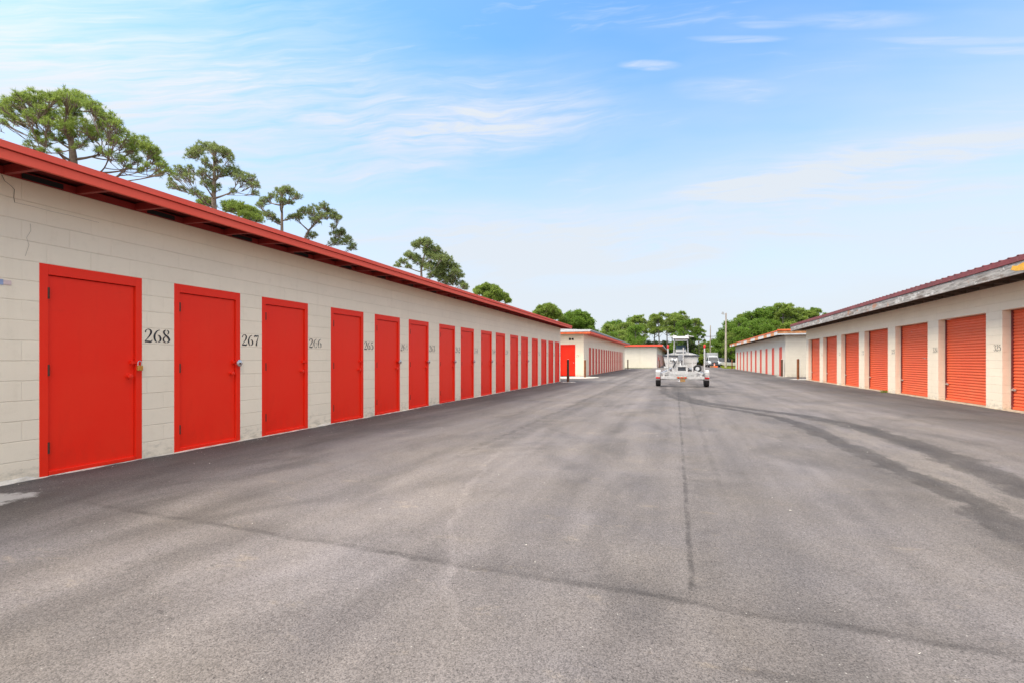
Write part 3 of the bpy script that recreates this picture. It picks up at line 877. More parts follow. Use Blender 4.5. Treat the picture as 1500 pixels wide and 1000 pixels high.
# the near end wall faces the camera at local x = LE
shell(E, LE, 12, 3.05, [(x, x + DW, 0, DH) for x in xe], .2, M['wall_grey'])
d0 = make_door(M['door_pale'], E, False)
for i, x in enumerate(xe): place(d0 if i == 0 else copy_tree(d0, E), x)
re_ = roof_deck(E, LE, 12, 3.34, .62, (.5, .5), M['orange_trim'], .02)
f = MB(); f.box(-.5, LE + .5, -.66, -.622, 3.03, 3.29); f.build('fascia', M['peeling'], re_)
f = MB(); f.box(-.5, LE + .52, -.69, -.622, 3.295, 3.375); f.build('drip_edge', M['orange_trim'], re_)
f = MB(); f.box(LE + .46, LE + .5, -.62, 12.5, 3.15, 3.345); f.build('rake_board', M['timber_orange'], re_)
f = MB(); f.box(LE + .45, LE + .49, -.62, 12.5, 3.05, 3.148); f.build('rake_board', M['galv'], re_)
f = MB(); f.box(LE + .46, LE + .53, -.62, 12.5, 3.345, 3.46); f.build('rake_flashing', M['orange_trim'], re_)
f = MB(); f.box(-.4, LE + .45, -.62, 0, 3.10, 3.13); f.build('soffit', M['old_timber'], re_)

# ------------------------------------------------------------------ padlocks
def padlock(kind, label, x):
    w = Vector((-6.27 + .045, AY0 + x + DW - .055, 1.205))
    p = thing('padlock', label, 'padlock', w, R(90), 'padlocks on the storage doors')
    p.scale = (1.25, 1.25, 1.25)
    if kind == 'brass':
        mb = MB(); mb.box(-.026, .026, -.011, .011, -.085, -.035); mb.build('lock_body', M['brass'], p, bevel=.004)
        mb = MB(); mb.tube([(-.017, 0, -.036), (-.017, 0, -.008), (-.010, 0, .006), (0, 0, .010), (.010, 0, .006), (.017, 0, -.008), (.017, 0, -.036)], .0045, 8); mb.build('shackle', M['steel'], p, smooth=True)
    else:
        mb = MB(); mb.lathe([(.030, -.014), (.037, -.010), (.038, 0), (.037, .010), (.030, .014)], 24, 'Y'); mb.v = [(x_, y_, z_ - .02) for x_, y_, z_ in mb.v]
        mb.build('lock_body', M['steel'], p, smooth=True)
        mb = MB(); mb.lathe([(.011, -.0175), (.011, -.013)], 12, 'Y'); mb.v = [(x_, y_, z_ - .024) for x_, y_, z_ in mb.v]
        mb.build('keyway', M['black'], p)
        mb = MB(); mb.tube([(-.014, 0, .006), (-.008, 0, .018), (.008, 0, .018), (.014, 0, .006)], .005, 8); mb.build('shackle', M['steel'], p, smooth=True)
    return p
padlock('brass', 'brass padlock hanging from the hasp of red door 268', xd[0])
for n in (267, 264, 263, 262, 261, 260, 257):
    w = {267: 'large round silver disc padlock on the hasp of red door 267', 264: 'silver disc padlock on the hasp of red door 264',
         263: 'silver disc padlock on the hasp of red door 263', 262: 'silver disc padlock on the hasp of red door 262', 261: 'small silver padlock on the hasp of red door 261',
         260: 'small silver padlock on the hasp of red door 260', 257: 'farthest small silver padlock, on the hasp of red door 257'}[n]
    padlock('disc', w, xd[268 - n])

# small weathered notice on the wall at the left edge
st = MB(); st.box(-.09, .09, 0, .002, -.06, .06)
s0 = thing('wall_sticker', 'small faded blue and pink sticker on cream wall left of door 268', 'sticker', (-6.266, 2.88, 1.99), R(90))
st = MB(); st.box(-.01, .05, -.003, -.001, -.022, .022); st.build('pink_half', worn('faded_pink', (.66, .50, .46), .7, 0, .15, 30), s0)
st = MB(); st.box(-.045, -.0105, -.003, -.001, -.028, .028); st.build('blue_half', worn('faded_blue', (.30, .36, .52), .7, 0, .15, 30), s0)

# ------------------------------------------------------------------ bollards
def bollard(label, X, Y, h, m, tilt=0, pad=True, r=.075):
    b = thing('bollard', label, 'bollard', (X, Y, 0), 0, 'rusty pipe bollards at building corners')
    mb = MB(); mb.lathe([(r, 0), (r, h - .03), (r * .92, h - .012), (r * .6, h), (r * .2, h + .004)], 18)
    mb.build('post', m, b, smooth=True)
    cp = MB(); cp.lathe([(r * .55, h + .0005), (r * .55, h + .012), (r * .3, h + .022)], 14); cp.build('cap', M['concrete'], b, smooth=True)
    if pad:
        mb = MB(); n = 16; rr = random.Random(int(X * 100))
        ring = [(math.cos(2 * PI * j / n) * rr.uniform(.28, .45), math.sin(2 * PI * j / n) * rr.uniform(.28, .5), .012) for j in range(n)]
        mb.v = ring + [(p[0] * 1.06, p[1] * 1.06, -.005) for p in ring]
        mb.f = [tuple(range(n))] + [(j, j + n, (j + 1) % n + n, (j + 1) % n) for j in range(n)]
        mb.build('footing', M['concrete'], b)
    return b
bollard('dark rusty pipe bollard at the far end of the long red-doored row', -5.72, 26.55, 1.25, M['rust_dark'])
bollard('orange rusty bollard on pale footing by the grey-roofed building corner', -6.12, 34.1, 1.24, M['rust'])
bollard('distant brown bollard between the two left far buildings', -6.1, 66.2, 1.3, M['rust_dark'])
bollard('rusty bollard in front of the blank-ended far building corner', -2.45, 80.5, 1.25, M['rust'])
bollard('dark bollard against the near corner of the far right building', 7.45, 40.3, 1.27, M['rust_dark'])
bollard('bright rust bollard beside the last roller door column', 7.38, 34.95, 1.30, M['rust'])
bollard('red brown bollard on grass at the end of the far right building', 7.5, 74.2, 1.3, M['rust'], pad=False)
yb = bollard('yellow painted bollard past the blank-ended far building', -2.2, 122, 1.2, M['yellow'], pad=False)
# pale concrete apron in the gap between A and B
ap = MB(); n = 22; rr = random.Random(5)
ap.v = [(-6.9 + 1.75 * math.cos(2 * PI * j / n) * rr.uniform(.9, 1.08), 33.8 + 2.0 * math.sin(2 * PI * j / n) * rr.uniform(.85, 1.1), .006) for j in range(n)]
ap.f = [tuple(range(n))]
tag(ap.build('pavement', M['concrete']), 'pale concrete apron in the gap between the two left buildings', 'pavement', kind='structure')
ap = MB(); ap.quad((7.2, 34.1, .006), (12, 34.1, .006), (12, 36.0, .006), (7.3, 35.8, .006))
tag(ap.build('pavement', M['concrete']), 'pale concrete apron in the gap between the two right buildings', 'pavement', kind='structure')

# ------------------------------------------------------------------ boat trailers and boat
def wheel(parent, x, y, r, w, rim=None, side=1):
    t = MB(); h = w / 2
    t.lathe([(r * .62, -h), (r * .9, -h), (r * .985, -h * .75), (r, -h * .3), (r, h * .3), (r * .985, h * .75), (r * .9, h), (r * .62, h)], 28, 'X')
    tw = t.build('wheel', M['rub'], parent, smooth=True, loc=(x, y, r))
    q = MB(); q.lathe([(r * .61, -h * .8), (r * .61, h * .8), (r * .5, h * .7), (r * .42, h * .3), (r * .2, h * .45), (r * .08, h * .6)], 20, 'X')
    if side < 0: q.v = [(-a_, b_, c_) for a_, b_, c_ in q.v]
    q.build('rim', rim or M['galv'], tw, smooth=True)
    return tw

def fender(parent, x, w, r, y, m, light=True):
    mb = MB(); n = 12; rings = []
    pts = [(y - r - .03, r * .82)]
    for k in range(n + 1):
        a_ = PI - PI * k / n
        pts.append((y + (r + .06) * math.cos(a_), r * 1.02 + (r + .03) * math.sin(a_)))
    pts.append((y + r + .03, r * .82))
    for (yy, zz) in pts:
        rings.append((yy, zz))
    for (y0, z0), (y1, z1) in zip(rings, rings[1:]):
        for off in (0,):
            mb.quad((x - w / 2, y0, z0), (x + w / 2, y0, z0), (x + w / 2, y1, z1), (x - w / 2, y1, z1))
    for sx in (-1, 1):
        for (y0, z0), (y1, z1) in zip(rings, rings[1:]):
            mb.quad((x + sx * w / 2, y0, z0), (x + sx * w / 2, y1, z1), (x + sx * w / 2, y + (y1 - y) * .9, r + (z1 - r) * .9), (x + sx * w / 2, y + (y0 - y) * .9, r + (z0 - r) * .9))
    mb.box(x - w / 2, x + w / 2, y - r - .065, y - r - .03, r * .98, r * 1.85)
    fo = mb.build('fender', m, parent)
    if light:
        l = MB(); l.box(x - w * .46, x + w * .46, y - r - .095, y - r - .066, r * 1.02, r * 1.22); l.build('tail_light', M['red_lens'], fo, bevel=.006)
    return fo

def rail(mb, p0, p1, w, h):
    p0, p1 = Vector(p0), Vector(p1)
    d = (p1 - p0).normalized(); s_ = d.cross(Vector((0, 0, 1)))
    if s_.length < .1: s_ = Vector((1, 0, 0))
    s_.normalize(); u = s_.cross(d)
    mb.hexa([p0 - s_ * w / 2 - u * h / 2, p0 + s_ * w / 2 - u * h / 2, p1 + s_ * w / 2 - u * h / 2, p1 - s_ * w / 2 - u * h / 2,
             p0 - s_ * w / 2 + u * h / 2, p0 + s_ * w / 2 + u * h / 2, p1 + s_ * w / 2 + u * h / 2, p1 - s_ * w / 2 + u * h / 2])

T = thing('boat_trailer', 'empty white boat trailer with tall guide posts parked mid driveway', 'trailer', (.27, 23.9, 0), R(.6))
for sx in (-1, 1):
    wheel(T, sx * 1.06, 0, .345, .225, M['galv'], sx)
    fender(T, sx * 1.06, .21, .37, 0, M['white_metal'])
W = M['white_metal']
fr = MB()
for sx in (-1, 1):
    rail(fr, (sx * .80, -.72, .52), (sx * .80, 2.6, .52), .07, .15)
    rail(fr, (sx * .80, 2.6, .52), (sx * .06, 4.9, .52), .07, .13)
for y in (.9, 1.9): fr.box(-.765, .765, y - .04, y + .04, .46, .54)
fr.box(-1.18, 1.18, -.04, .04, .31, .38)
rail(fr, (0, 4.6, .52), (0, 5.5, .52), .09, .09)
fr.build('frame', W, T)
m_ = MB(); m_.box(-.93, .93, -.80, -.72, .375, .50); m_.build('rear_beam', W, T, bevel=.006)
m_ = MB(); m_.box(-.70, .70, -.66, -.58, .60, .70)
for sx in (-1, 1):
    m_.box(sx * .55 - .04, sx * .55 + .04, -.655, -.585, .50, .60)
m_.build('upper_beam', W, T, bevel=.005)
for sx in (-1, 1):
    b_ = MB(); rail(b_, (sx * .92, -.75, .62), (sx * .45, 2.6, .80), .10, .07); b_.build('bunk', M['grey_plastic'], T, bevel=.01)
    b_ = MB(); rail(b_, (sx * .95, -.70, .58), (sx * .52, -.62, .74), .07, .06); b_.build('bunk_bracket', W, T)
def post(x, y, z0, z1):
    p = MB(); p.tube([(x * 1.0, y, z0), (x, y, z1 - .16)], .032, 12)
    # foot bracket back to the frame
    rail(p, (x, y, z0 + .02), (math.copysign(.80, x), y + .02, .55), .05, .05)
    po = p.build('guide_post', M['white'], T, smooth=True)
    c_ = MB(); c_.lathe([(.036, z1 - .16), (.046, z1 - .15), (.046, z1 - .02), (.03, z1)], 12); c_.v = [(a_ + x, b2 + y, d2) for a_, b2, d2 in c_.v]
    c_.build('red_lamp', M['red_lens'], po, smooth=True)
post(-.62, -.25, .58, 1.93); post(.97, -.25, .58, 1.93)
s_ = MB()
s_.box(-.26, -.19, -.56, -.50, .70, 1.00); s_.box(.16, .24, -.56, -.50, .70, 1.00); s_.box(-.19, .16, -.56, -.50, .92, 1.00); s_.box(-.19, .16, -.56, -.50, .70, .74)
s_.build('stand_frame', W, T, bevel=.004)
s_ = MB(); s_.box(-.185, .155, -.49, -.45, .742, .918); s_.build('stand_panel', M['dark_vinyl'], T)
s_ = MB(); s_.tube([(.05, -.46, 1.0), (.055, -.46, 1.80)], .030, 10); s_.build('mast', W, T, smooth=True)
s_ = MB(); s_.tube([(.45, -.5, .66), (.45, -.5, 1.14)], .034, 10); s_.build('side_post', W, T, smooth=True)
s_ = MB(); s_.hexa([(-.46, -.54, .70), (-.27, -.54, .70), (-.27, -.50, .70), (-.46, -.50, .70), (-.40, -.54, 1.16), (-.27, -.54, 1.20), (-.27, -.50, 1.20), (-.40, -.50, 1.16)]); s_.build('gusset_plate', W, T, bevel=.004)
s_ = MB(); s_.tube([(-.50, -.45, 1.20), (-.38, -.6, 1.22), (-.30, -.6, 1.12), (-.36, -.58, .98), (-.40, -.56, .90)], .03, 8); s_.build('winch_strap', M['dark_vinyl'], T, smooth=True)
s_ = MB(); s_.lathe([(.07, -.12), (.11, -.11), (.11, -.08), (.05, -.07), (.05, .07), (.11, .08), (.11, .11), (.07, .12)], 18, 'X'); s_.v = [(x - .34, y - .48, z + 1.22) for x, y, z in s_.v]
s_.build('winch_drum', M['galv'], T, smooth=True)
sw = MB(); sw.lathe([(.09, -.07), (.15, -.08), (.18, -.04), (.18, .04), (.15, .08), (.09, .07)], 24, 'Y'); sp = sw.build('spare_wheel', M['rub'], T, smooth=True, loc=(.66, -.32, .84))
sw = MB(); sw.lathe([(.088, -.084), (.088, .06), (.04, .03)], 18, 'Y'); sw.build('rim', M['galv'], sp, smooth=True)
s_ = MB(); s_.box(-.24, .20, -.83, -.803, .40, .475); lb = s_.build('light_bar', M['amber'], T)
for x in (-.17, -.02, .13):
    s_ = MB(); s_.lathe([(.028, -.846), (.034, -.84), (.034, -.831)], 12, 'Y'); s_.v = [(a_ + x, b2, c2 + .437) for a_, b2, c2 in s_.v]; s_.build('marker_lamp', M['red_lens'], lb)
s_ = MB(); s_.box(-.10, .12, -.822, -.815, .25, .375); s_.build('plate', M['amber'], T)
s_ = MB(); s_.tube([(0, 5.1, .02), (0, 5.1, .6)], .035, 10); s_.lathe([(.09, .0), (.1, .01), (.1, .02), (.04, .03)], 14, 'Z', (0, 5.1, 0)); s_.build('tongue_jack', M['galv'], T, smooth=True)
s_ = MB(); rail(s_, (0, 4.2, .55), (0, 4.0, 1.15), .08, .08); rail(s_, (0, 3.6, .55), (0, 4.0, 1.05), .05, .05); s_.build('winch_stand', W, T)

# second trailer with the boat on it
BT = thing('boat_trailer', 'second white trailer carrying the white open boat behind the empty one', 'trailer', (.35, 38.2, 0), R(-1))
for sx in (-1, 1):
    for yy in (-.42, .42): wheel(BT, sx * 1.05, yy, .34, .21, M['galv'], sx)
    fender(BT, sx * 1.05, .25, .36, -.42, M['white_metal'])
fr = MB()
for sx in (-1, 1):
    rail(fr, (sx * .8, -2.0, .48), (sx * .8, 2.6, .48), .07, .14); rail(fr, (sx * .8, 2.6, .48), (sx * .06, 5.2, .5), .07, .12)
for y in (-1.9, -.9, 1.2, 2.2): fr.box(-.765, .765, y - .04, y + .04, .42, .49)
rail(fr, (0, 5.0, .5), (0, 6.0, .5), .09, .09)
fr.build('frame', W, BT)
for sx in (-1, 1):
    b_ = MB(); rail(b_, (sx * .62, -2.0, .60), (sx * .5, 2.6, .66), .12, .06); b_.build('bunk', M['grey_plastic'], BT)
s_ = MB(); s_.tube([(0, 5.6, .02), (0, 5.6, .6)], .035, 10); s_.build('tongue_jack', M['galv'], BT, smooth=True)

BO = thing('motor_boat', 'white open motor boat with canopy frame and dark rub rail behind the trailer', 'boat', (.35, 37.0, 0), R(-1))
st_ = [(-2.0, 1.14, .60, .78, 1.52), (-.8, 1.18, .58, .76, 1.54), (.8, 1.16, .60, .82, 1.60), (2.2, .98, .68, .96, 1.68), (3.4, .60, .86, 1.2, 1.80), (4.3, .10, 1.3, 1.5, 1.92)]
rings = []
for y, hb, kz, cz, sz in st_:
    rings.append([(0, y, kz), (hb * .85, y, cz), (hb, y, sz), (hb * .88, y, sz + .02), (hb * .86, y, max(sz - .45, cz + .1)), (0, y, max(sz - .47, cz + .1)),
                  (-hb * .86, y, max(sz - .45, cz + .1)), (-hb * .88, y, sz + .02), (-hb, y, sz), (-hb * .85, y, cz)])
h = MB(); h.loft(rings); h.build('hull', M['gel'], BO, smooth=True)
tr = MB(); tr.hexa([(-1.0, -2.02, 1.05), (1.0, -2.02, 1.05), (1.0, -1.9, 1.05), (-1.0, -1.9, 1.05), (-1.05, -2.02, 1.5), (1.05, -2.02, 1.5), (1.05, -1.9, 1.5), (-1.05, -1.9, 1.5)]); tr.build('transom', M['gel'], BO)
rr_ = MB()
for sx in (-1, 1):
    rr_.tube([(sx * (hb + .02), y, sz - .03) for y, hb, kz, cz, sz in st_], .05, 8)
rr_.box(-1.14, 1.14, -2.07, -2.025, 1.47, 1.575)
rr_.build('rub_rail', M['dark_vinyl'], BO, smooth=True)
co = MB(); co.hexa([(-.40, -.3, 1.12), (.40, -.3, 1.12), (.40, .7, 1.12), (-.40, .7, 1.12), (-.36, -.1, 1.98), (.36, -.1, 1.98), (.36, .45, 1.98), (-.36, .45, 1.98)]); cons = co.build('console', M['gel'], BO, bevel=.03)
co = MB(); co.hexa([(-.36, -.02, 1.99), (.36, -.02, 1.99), (.36, .02, 1.99), (-.36, .02, 1.99), (-.32, .1, 2.30), (.32, .1, 2.30), (.32, .13, 2.30), (-.32, .13, 2.30)]); co.build('windscreen', M['tint'], cons)
co = MB(); co.box(-.3, .3, -.9, -.5, 1.12, 1.72); co.build('leaning_post', M['gel'], BO, bevel=.03)
co = MB(); co.box(-.32, .32, -.92, -.48, 1.722, 1.80); co.build('seat_pad', M['dark_vinyl'], BO, bevel=.02)
tt = MB()
for sx in (-1, 1):
    for y in (-.35, .55):
        tt.tube([(sx * .50, y, 1.12), (sx * .46, y, 2.3), (sx * .44, y, 2.78)], .035, 8)
    tt.tube([(sx * .47, -.35, 2.0), (sx * .47, .55, 2.0)], .025, 6)
    tt.tube([(sx * .45, -.35, 2.72), (sx * .45, .55, 2.72)], .025, 6)
tt.build('canopy_frame', W, BO, smooth=True)
tt = MB(); tt.hexa([(-.56, -.75, 2.76), (.56, -.75, 2.76), (.56, .95, 2.76), (-.56, .95, 2.76), (-.46, -.65, 2.90), (.46, -.65, 2.90), (.46, .85, 2.90), (-.46, .85, 2.90)]); cn = tt.build('canopy', M['gel'], BO, bevel=.03)
tt = MB(); tt.box(-.40, .42, -.55, -.15, 2.58, 2.757); tt.build('electronics_box', M['white'], cn, bevel=.02)
for sx in (-1, 1):
    tt = MB(); tt.tube([(sx * .30, -.5, 2.93), (sx * .86, -.5, 2.86)], [.045, .03], 8); tt.tube([(sx * .48, -.5, 2.80), (sx * .48, -.5, 3.05)], .028, 6); tt.build('outrigger', W, cn, smooth=True)
om = MB(); om.loft([[(sx * w_, y_, z_) for sx, y_ in ((-1, -2.72), (1, -2.72), (1, -2.15), (-1, -2.15))] for w_, z_ in ((.11, 1.18), (.15, 1.28), (.15, 1.52), (.11, 1.62))])
eng = om.build('outboard_engine', M['grey_plastic'], BO, bevel=.03)
om = MB(); om.box(-.07, .07, -2.55, -2.25, .45, 1.179); om.box(-.13, .13, -2.62, -2.2, .62, .66); om.build('lower_unit', M['grey_plastic'], eng, bevel=.01)
om = MB(); om.box(-.15, .15, -2.28, -2.075, 1.1, 1.4); om.build('clamp_bracket', M['grey_plastic'], eng)
cx = thing('cool_box', 'pale blue box with dark lid on the boat stern, right side', 'cool box', (.35 + .80, 35.35, 1.10))
bb = MB(); bb.box(-.30, .30, -.2, .2, 0, .40); bb.build('tub', M['blue_tarp'], cx, bevel=.02)
bb = MB(); bb.box(-.31, .31, -.21, .21, .402, .47); bb.build('lid', M['grey_plastic'], cx, bevel=.015)

# ------------------------------------------------------------------ vehicles far down the drive
def car(name, label, cat, loc, rot, kind, paint):
    """front faces local -y; origin on the ground under the middle"""
    v = thing(name, label, cat, loc, rot)
    pick = kind == 'pickup'
    L = 5.5 if pick else 4.7; w = .98 if pick else .92; hb = 1.05 if pick else .92; ht = 1.86 if pick else 1.68
    f = -L / 2
    def ring(y, hw, z0, z1, r=.12):
        return [(-hw + r, y, z0), (hw - r, y, z0), (hw, y, z0 + r), (hw, y, z1 - r), (hw - r * 1.3, y, z1), (-hw + r * 1.3, y, z1), (-hw, y, z1 - r), (-hw, y, z0 + r)]
    b = MB(); b.loft([ring(f, w * .90, .42, hb * .82), ring(f + .18, w * .98, .34, hb * .93), ring(f + 1.3, w, .32, hb), ring(L / 2 - 1.0, w, .32, hb), ring(L / 2 - .1, w * .98, .36, hb * .98), ring(L / 2, w * .92, .45, hb * .92)])
    body = b.build('body', paint, v, smooth=True)
    y0 = f + (1.25 if pick else 1.05); y1 = f + (2.0 if pick else 1.85); y2 = f + (3.2 if pick else 4.0); y3 = f + (3.55 if pick else 4.5)
    cb = MB(); cb.hexa([(-w * .93, y0, hb - .02), (w * .93, y0, hb - .02), (w * .93, y3, hb - .02), (-w * .93, y3, hb - .02), (-w * .74, y1, ht), (w * .74, y1, ht), (w * .74, y2, ht), (-w * .74, y2, ht)])
    cab = cb.build('cabin', paint, v, bevel=.06, smooth=True)
    def lerp(a_, c_, t): return a_ + (c_ - a_) * t
    ws = MB(); t0, t1 = .10, .90
    p = lambda t, k, off: (k * lerp(w * .93, w * .74, t) * .93, lerp(y0, y1, t) - off, lerp(hb, ht, t))
    ws.hexa([p(t0, -1, .012), p(t0, 1, .012), p(t0, 1, -.02), p(t0, -1, -.02), p(t1, -1, .012), p(t1, 1, .012), p(t1, 1, -.02), p(t1, -1, -.02)])
    ws.build('windscreen', M['glass'], cab)
    for sx in (-1, 1):
        sw_ = MB(); q = lambda t, y: (sx * (lerp(w * .93, w * .74, t) + .008), y, lerp(hb, ht, t))
        sw_.quad(q(.12, lerp(y0, y1, .12) + .16), q(.12, lerp(y3, y2, .12) - .12), q(.86, lerp(y3, y2, .86) - .1), q(.86, lerp(y0, y1, .86) + .12))
        sw_.build('side_window', M['glass'], cab)
        hl = MB(); hl.box(sx * w * .70 - .17, sx * w * .70 + .17, f - .012, f + .08, hb * .66, hb * .80); hl.build('headlight', M['lamp_glass'], body, bevel=.02)
        mr = MB(); mr.box(sx * (w + .02) - .02, sx * (w + .02) + sx * .20 + .02, y0 + .35, y0 + .48, hb + .02, hb + .22); mr.build('mirror', M['dark_vinyl'], body, bevel=.02)
        for yy in (f + .95, L / 2 - 1.0):
            wheel(v, sx * (w - .12), yy, .38 if pick else .34, .25, M['galv'], sx)
    gr = MB(); gr.box(-w * .56, w * .56, f - .02, f + .05, hb * .50, hb * .88); gr.build('grille', M['dark_vinyl'], body, bevel=.015)
    bp = MB(); bp.box(-w * .95, w * .95, f - .09, f + .06, .36, .56); bp.build('bumper', M['dark_vinyl'], body, bevel=.03)
    if pick:
        ho = MB(); ho.hexa([(-w * .55, f + .12, hb * .93), (w * .55, f + .12, hb * .93), (w * .62, y0 - .02, hb - .02), (-w * .62, y0 - .02, hb - .02), (-w * .55, f + .12, hb * .95 + .03), (w * .55, f + .12, hb * .95 + .03), (w * .62, y0 - .02, hb + .035), (-w * .62, y0 - .02, hb + .035)]); ho.build('bonnet', M['dark_vinyl'], body, bevel=.01)
        bd = MB(); bd.box(-w * .86, w * .86, y3 + .05, L / 2 - .1, hb - .015, hb + .012); bd.build('bed_cover', M['dark_vinyl'], body)
    return v
pk = car('pickup_truck', 'white pickup truck with dark bumper facing the camera at the driveway end', 'pickup truck', (*at(1043.5, 527, 85).xy, 0), R(4), 'pickup', M['car_white'])
wk = MB(); wk.lathe([(.05, .72), (.035, .74)], 6)
car('parked_car', 'dark parked car half hidden behind the white pickup', 'car', (*at(1057, 527, 97).xy, 0), R(-20), 'car', M['car_dark'])
car('parked_car', 'silver parked car right of the lamp pole on the grass', 'car', (*at(1068, 527, 103).xy, 0), R(70), 'car', M['car_silver'])
car('parked_car', 'dark vehicle behind the red brown bollard near the far right building', 'car', (*at(1075, 527, 98).xy, 0), R(80), 'pickup', M['car_dark'])
# white box van behind the pickup
V = thing('box_van', 'pale grey box van standing behind the white pickup truck', 'van', (*at(1042.5, 527, 101).xy, 0), R(5))
b = MB(); b.box(-1.1, 1.1, -1.0, 3.5, .75, 2.75); b.build('cargo_box', M['car_silver'], V, bevel=.05)
b = MB(); b.hexa([(-1.0, -3.0, .5), (1.0, -3.0, .5), (1.0, -1.02, .5), (-1.0, -1.02, .5), (-.85, -2.2, 2.1), (.85, -2.2, 2.1), (.85, -1.02, 2.1), (-.85, -1.02, 2.1)]); cb = b.build('cab', M['car_white'], V, bevel=.05)
b = MB(); b.hexa([(-.86, -2.72, 1.2), (.86, -2.72, 1.2), (.86, -2.6, 1.2), (-.86, -2.6, 1.2), (-.76, -2.30, 1.98), (.76, -2.30, 1.98), (.76, -2.2, 1.98), (-.76, -2.2, 1.98)]); b.build('windscreen', M['glass'], cb)
for sx in (-1, 1):
    for yy in (-2.2, 2.3): wheel(V, sx * .95, yy, .40, .25, M['galv'], sx)
    hl = MB(); hl.box(sx * .7 - .14, sx * .7 + .14, -3.03, -2.98, .75, .95); hl.build('headlight', M['lamp_glass'], cb)
# small red canopy frame above the pickup's roofline behind it
# traffic cone
def cone(label, loc, rot3=(0, 0, 0)):
    c = thing('traffic_cone', label, 'traffic cone', loc)
    c.rotation_euler = rot3
    mb = MB(); mb.box(-.22, .22, -.22, .22, 0, .04); mb.build('cone_base', M['orange'], c, bevel=.01)
    mb = MB(); mb.lathe([(.17, .041), (.105, .38), (.098, .40), (.05, .66), (.03, .72)], 18); body = mb.build('cone_body', M['orange'], c, smooth=True)
    mb = MB(); mb.lathe([(.1135, .36), (.083, .51)], 18); mb.build('reflective_band', M['white'], body, smooth=True)
cone('orange traffic cone standing in front of the white pickup truck', (*at(1046.5, 527, 81.5).xy, 0))
cb_ = thing('wheel_chock', 'flat red and tan block lying before the white pickup truck', 'block', (*at(1045.5, 527, 81).xy, 0))
mb = MB(); mb.box(-.55, .1, -.15, .15, 0, .22); mb.build('tan_half', M['timber_orange'], cb_, bevel=.02)
mb = MB(); mb.box(.101, .6, -.16, .16, 0, .26); mb.build('red_half', M['orange'], cb_, bevel=.02)
# white open boat on the grass near the far right building
sb = thing('small_boat', 'small white boat lying on grass behind the red brown bollard', 'boat', (*at(1069, 527, 88).xy, 0), R(75))
rings = []
for y, hb, kz, sz in ((-1.9, .75, .12, .75), (-.5, .8, .10, .75), (.9, .66, .16, .82), (1.9, .12, .55, .95)):
    rings.append([(0, y, kz), (hb * .8, y, kz + .14), (hb, y, sz), (hb * .86, y, sz + .015), (hb * .7, y, kz + .3), (-hb * .7, y, kz + .3), (-hb * .86, y, sz + .015), (-hb, y, sz), (-hb * .8, y, kz + .14)])
mb = MB(); mb.loft(rings); mb.build('hull', M['gel'], sb, smooth=True)
mb = MB(); mb.box(-.6, .6, -.5, -.2, .5, .56); mb.build('bench', M['timber_orange'], sb)
# timber fence at the back of the yard
fn = thing('timber_fence', 'red brown timber fence at the back beside the far right building', 'fence', (*at(1072, 527, 109).xy, 0))
mb = MB()
for i in range(60):
    mb.box(-6 + i * .2, -6 + i * .2 + .185, -.012, .012, .05, 1.8 + .02 * ((i * 7) % 3))
mb.build('board_panel', M['timber_orange'], fn)
mb = MB(); mb.box(-6, 6, .014, .06, .4, .5); mb.box(-6, 6, .014, .06, 1.4, 1.5); mb.build('rail', M['old_timber'], fn)

# ------------------------------------------------------------------ lamp pole and utility poles
LP = at(1063, 538.3, 76.5)
lp = thing('street_lamp', 'tall weathered wooden lamp pole with one floodlight on the grass', 'street lamp', (LP.x, LP.y, 0))
mb = MB(); mb.tube([(0, 0, 0), (.02, 0, 4), (.05, 0, 8.62)], [.17, .14, .105], 12); mb.build('pole', M['lamp_pole'], lp, smooth=True)
mb = MB(); mb.tube([(.04, 0, 8.30), (-.2, -.05, 8.45), (-.36, -.1, 8.62)], .03, 8); mb.build('bracket', M['galv'], lp, smooth=True)
mb = MB(); mb.hexa([(-.62, -.35, 8.52), (-.26, -.35, 8.42), (-.26, .1, 8.42), (-.62, .1, 8.52), (-.54, -.25, 8.86), (-.24, -.25, 8.74), (-.24, .05, 8.74), (-.54, .05, 8.86)]); hd = mb.build('lamp_head', M['grey_plastic'], lp, bevel=.02)
mb = MB(); mb.hexa([(-.60, -.34, 8.500), (-.28, -.34, 8.410), (-.28, .08, 8.410), (-.60, .08, 8.500), (-.60, -.34, 8.512), (-.28, -.34, 8.418), (-.28, .08, 8.418), (-.60, .08, 8.512)]); mb.build('lens', M['lamp_glass'], hd)
def upole(label, px, zc, top_y, arm=1.0):
    b = at(px, 527, zc); h = CAMZ + (527 - top_y) / 705 * zc
    u = thing('utility_pole', label, 'utility pole', (b.x, b.y, 0), 0, 'utility poles beyond the driveway')
    mb = MB(); mb.tube([(0, 0, 0), (0, 0, h)], [.17, .11], 10); mb.build('pole', M['lamp_pole'], u, smooth=True)
    mb = MB(); mb.box(-arm, arm, -.16, -.06, h * .72, h * .72 + .1); ar = mb.build('crossarm', M['old_timber'], u)
    for x in (-.9 * arm, 0, .9 * arm):
        mb = MB(); mb.lathe([(.04, h * .72 + .1), (.06, h * .72 + .16), (.03, h * .72 + .24)], 8, 'Z', (x, -.11, 0)); mb.build('insulator', M['grey_plastic'], ar)
    mb = MB(); mb.lathe([(.18, 0), (.22, .05), (.22, .7), (.15, .78)], 12, 'Z', (.42, -.1, h * .60)); mb.build('transformer', M['grey_plastic'], u, smooth=True)
upole('nearest utility pole with transformer rising behind the white pickup', 1040.6, 112, 477)
upole('slender distant utility pole left of the pole with transformer', 1031.5, 150, 492, 1.2)
upole('farthest utility pole, just right of the pine group', 1023, 190, 499, 1.2)

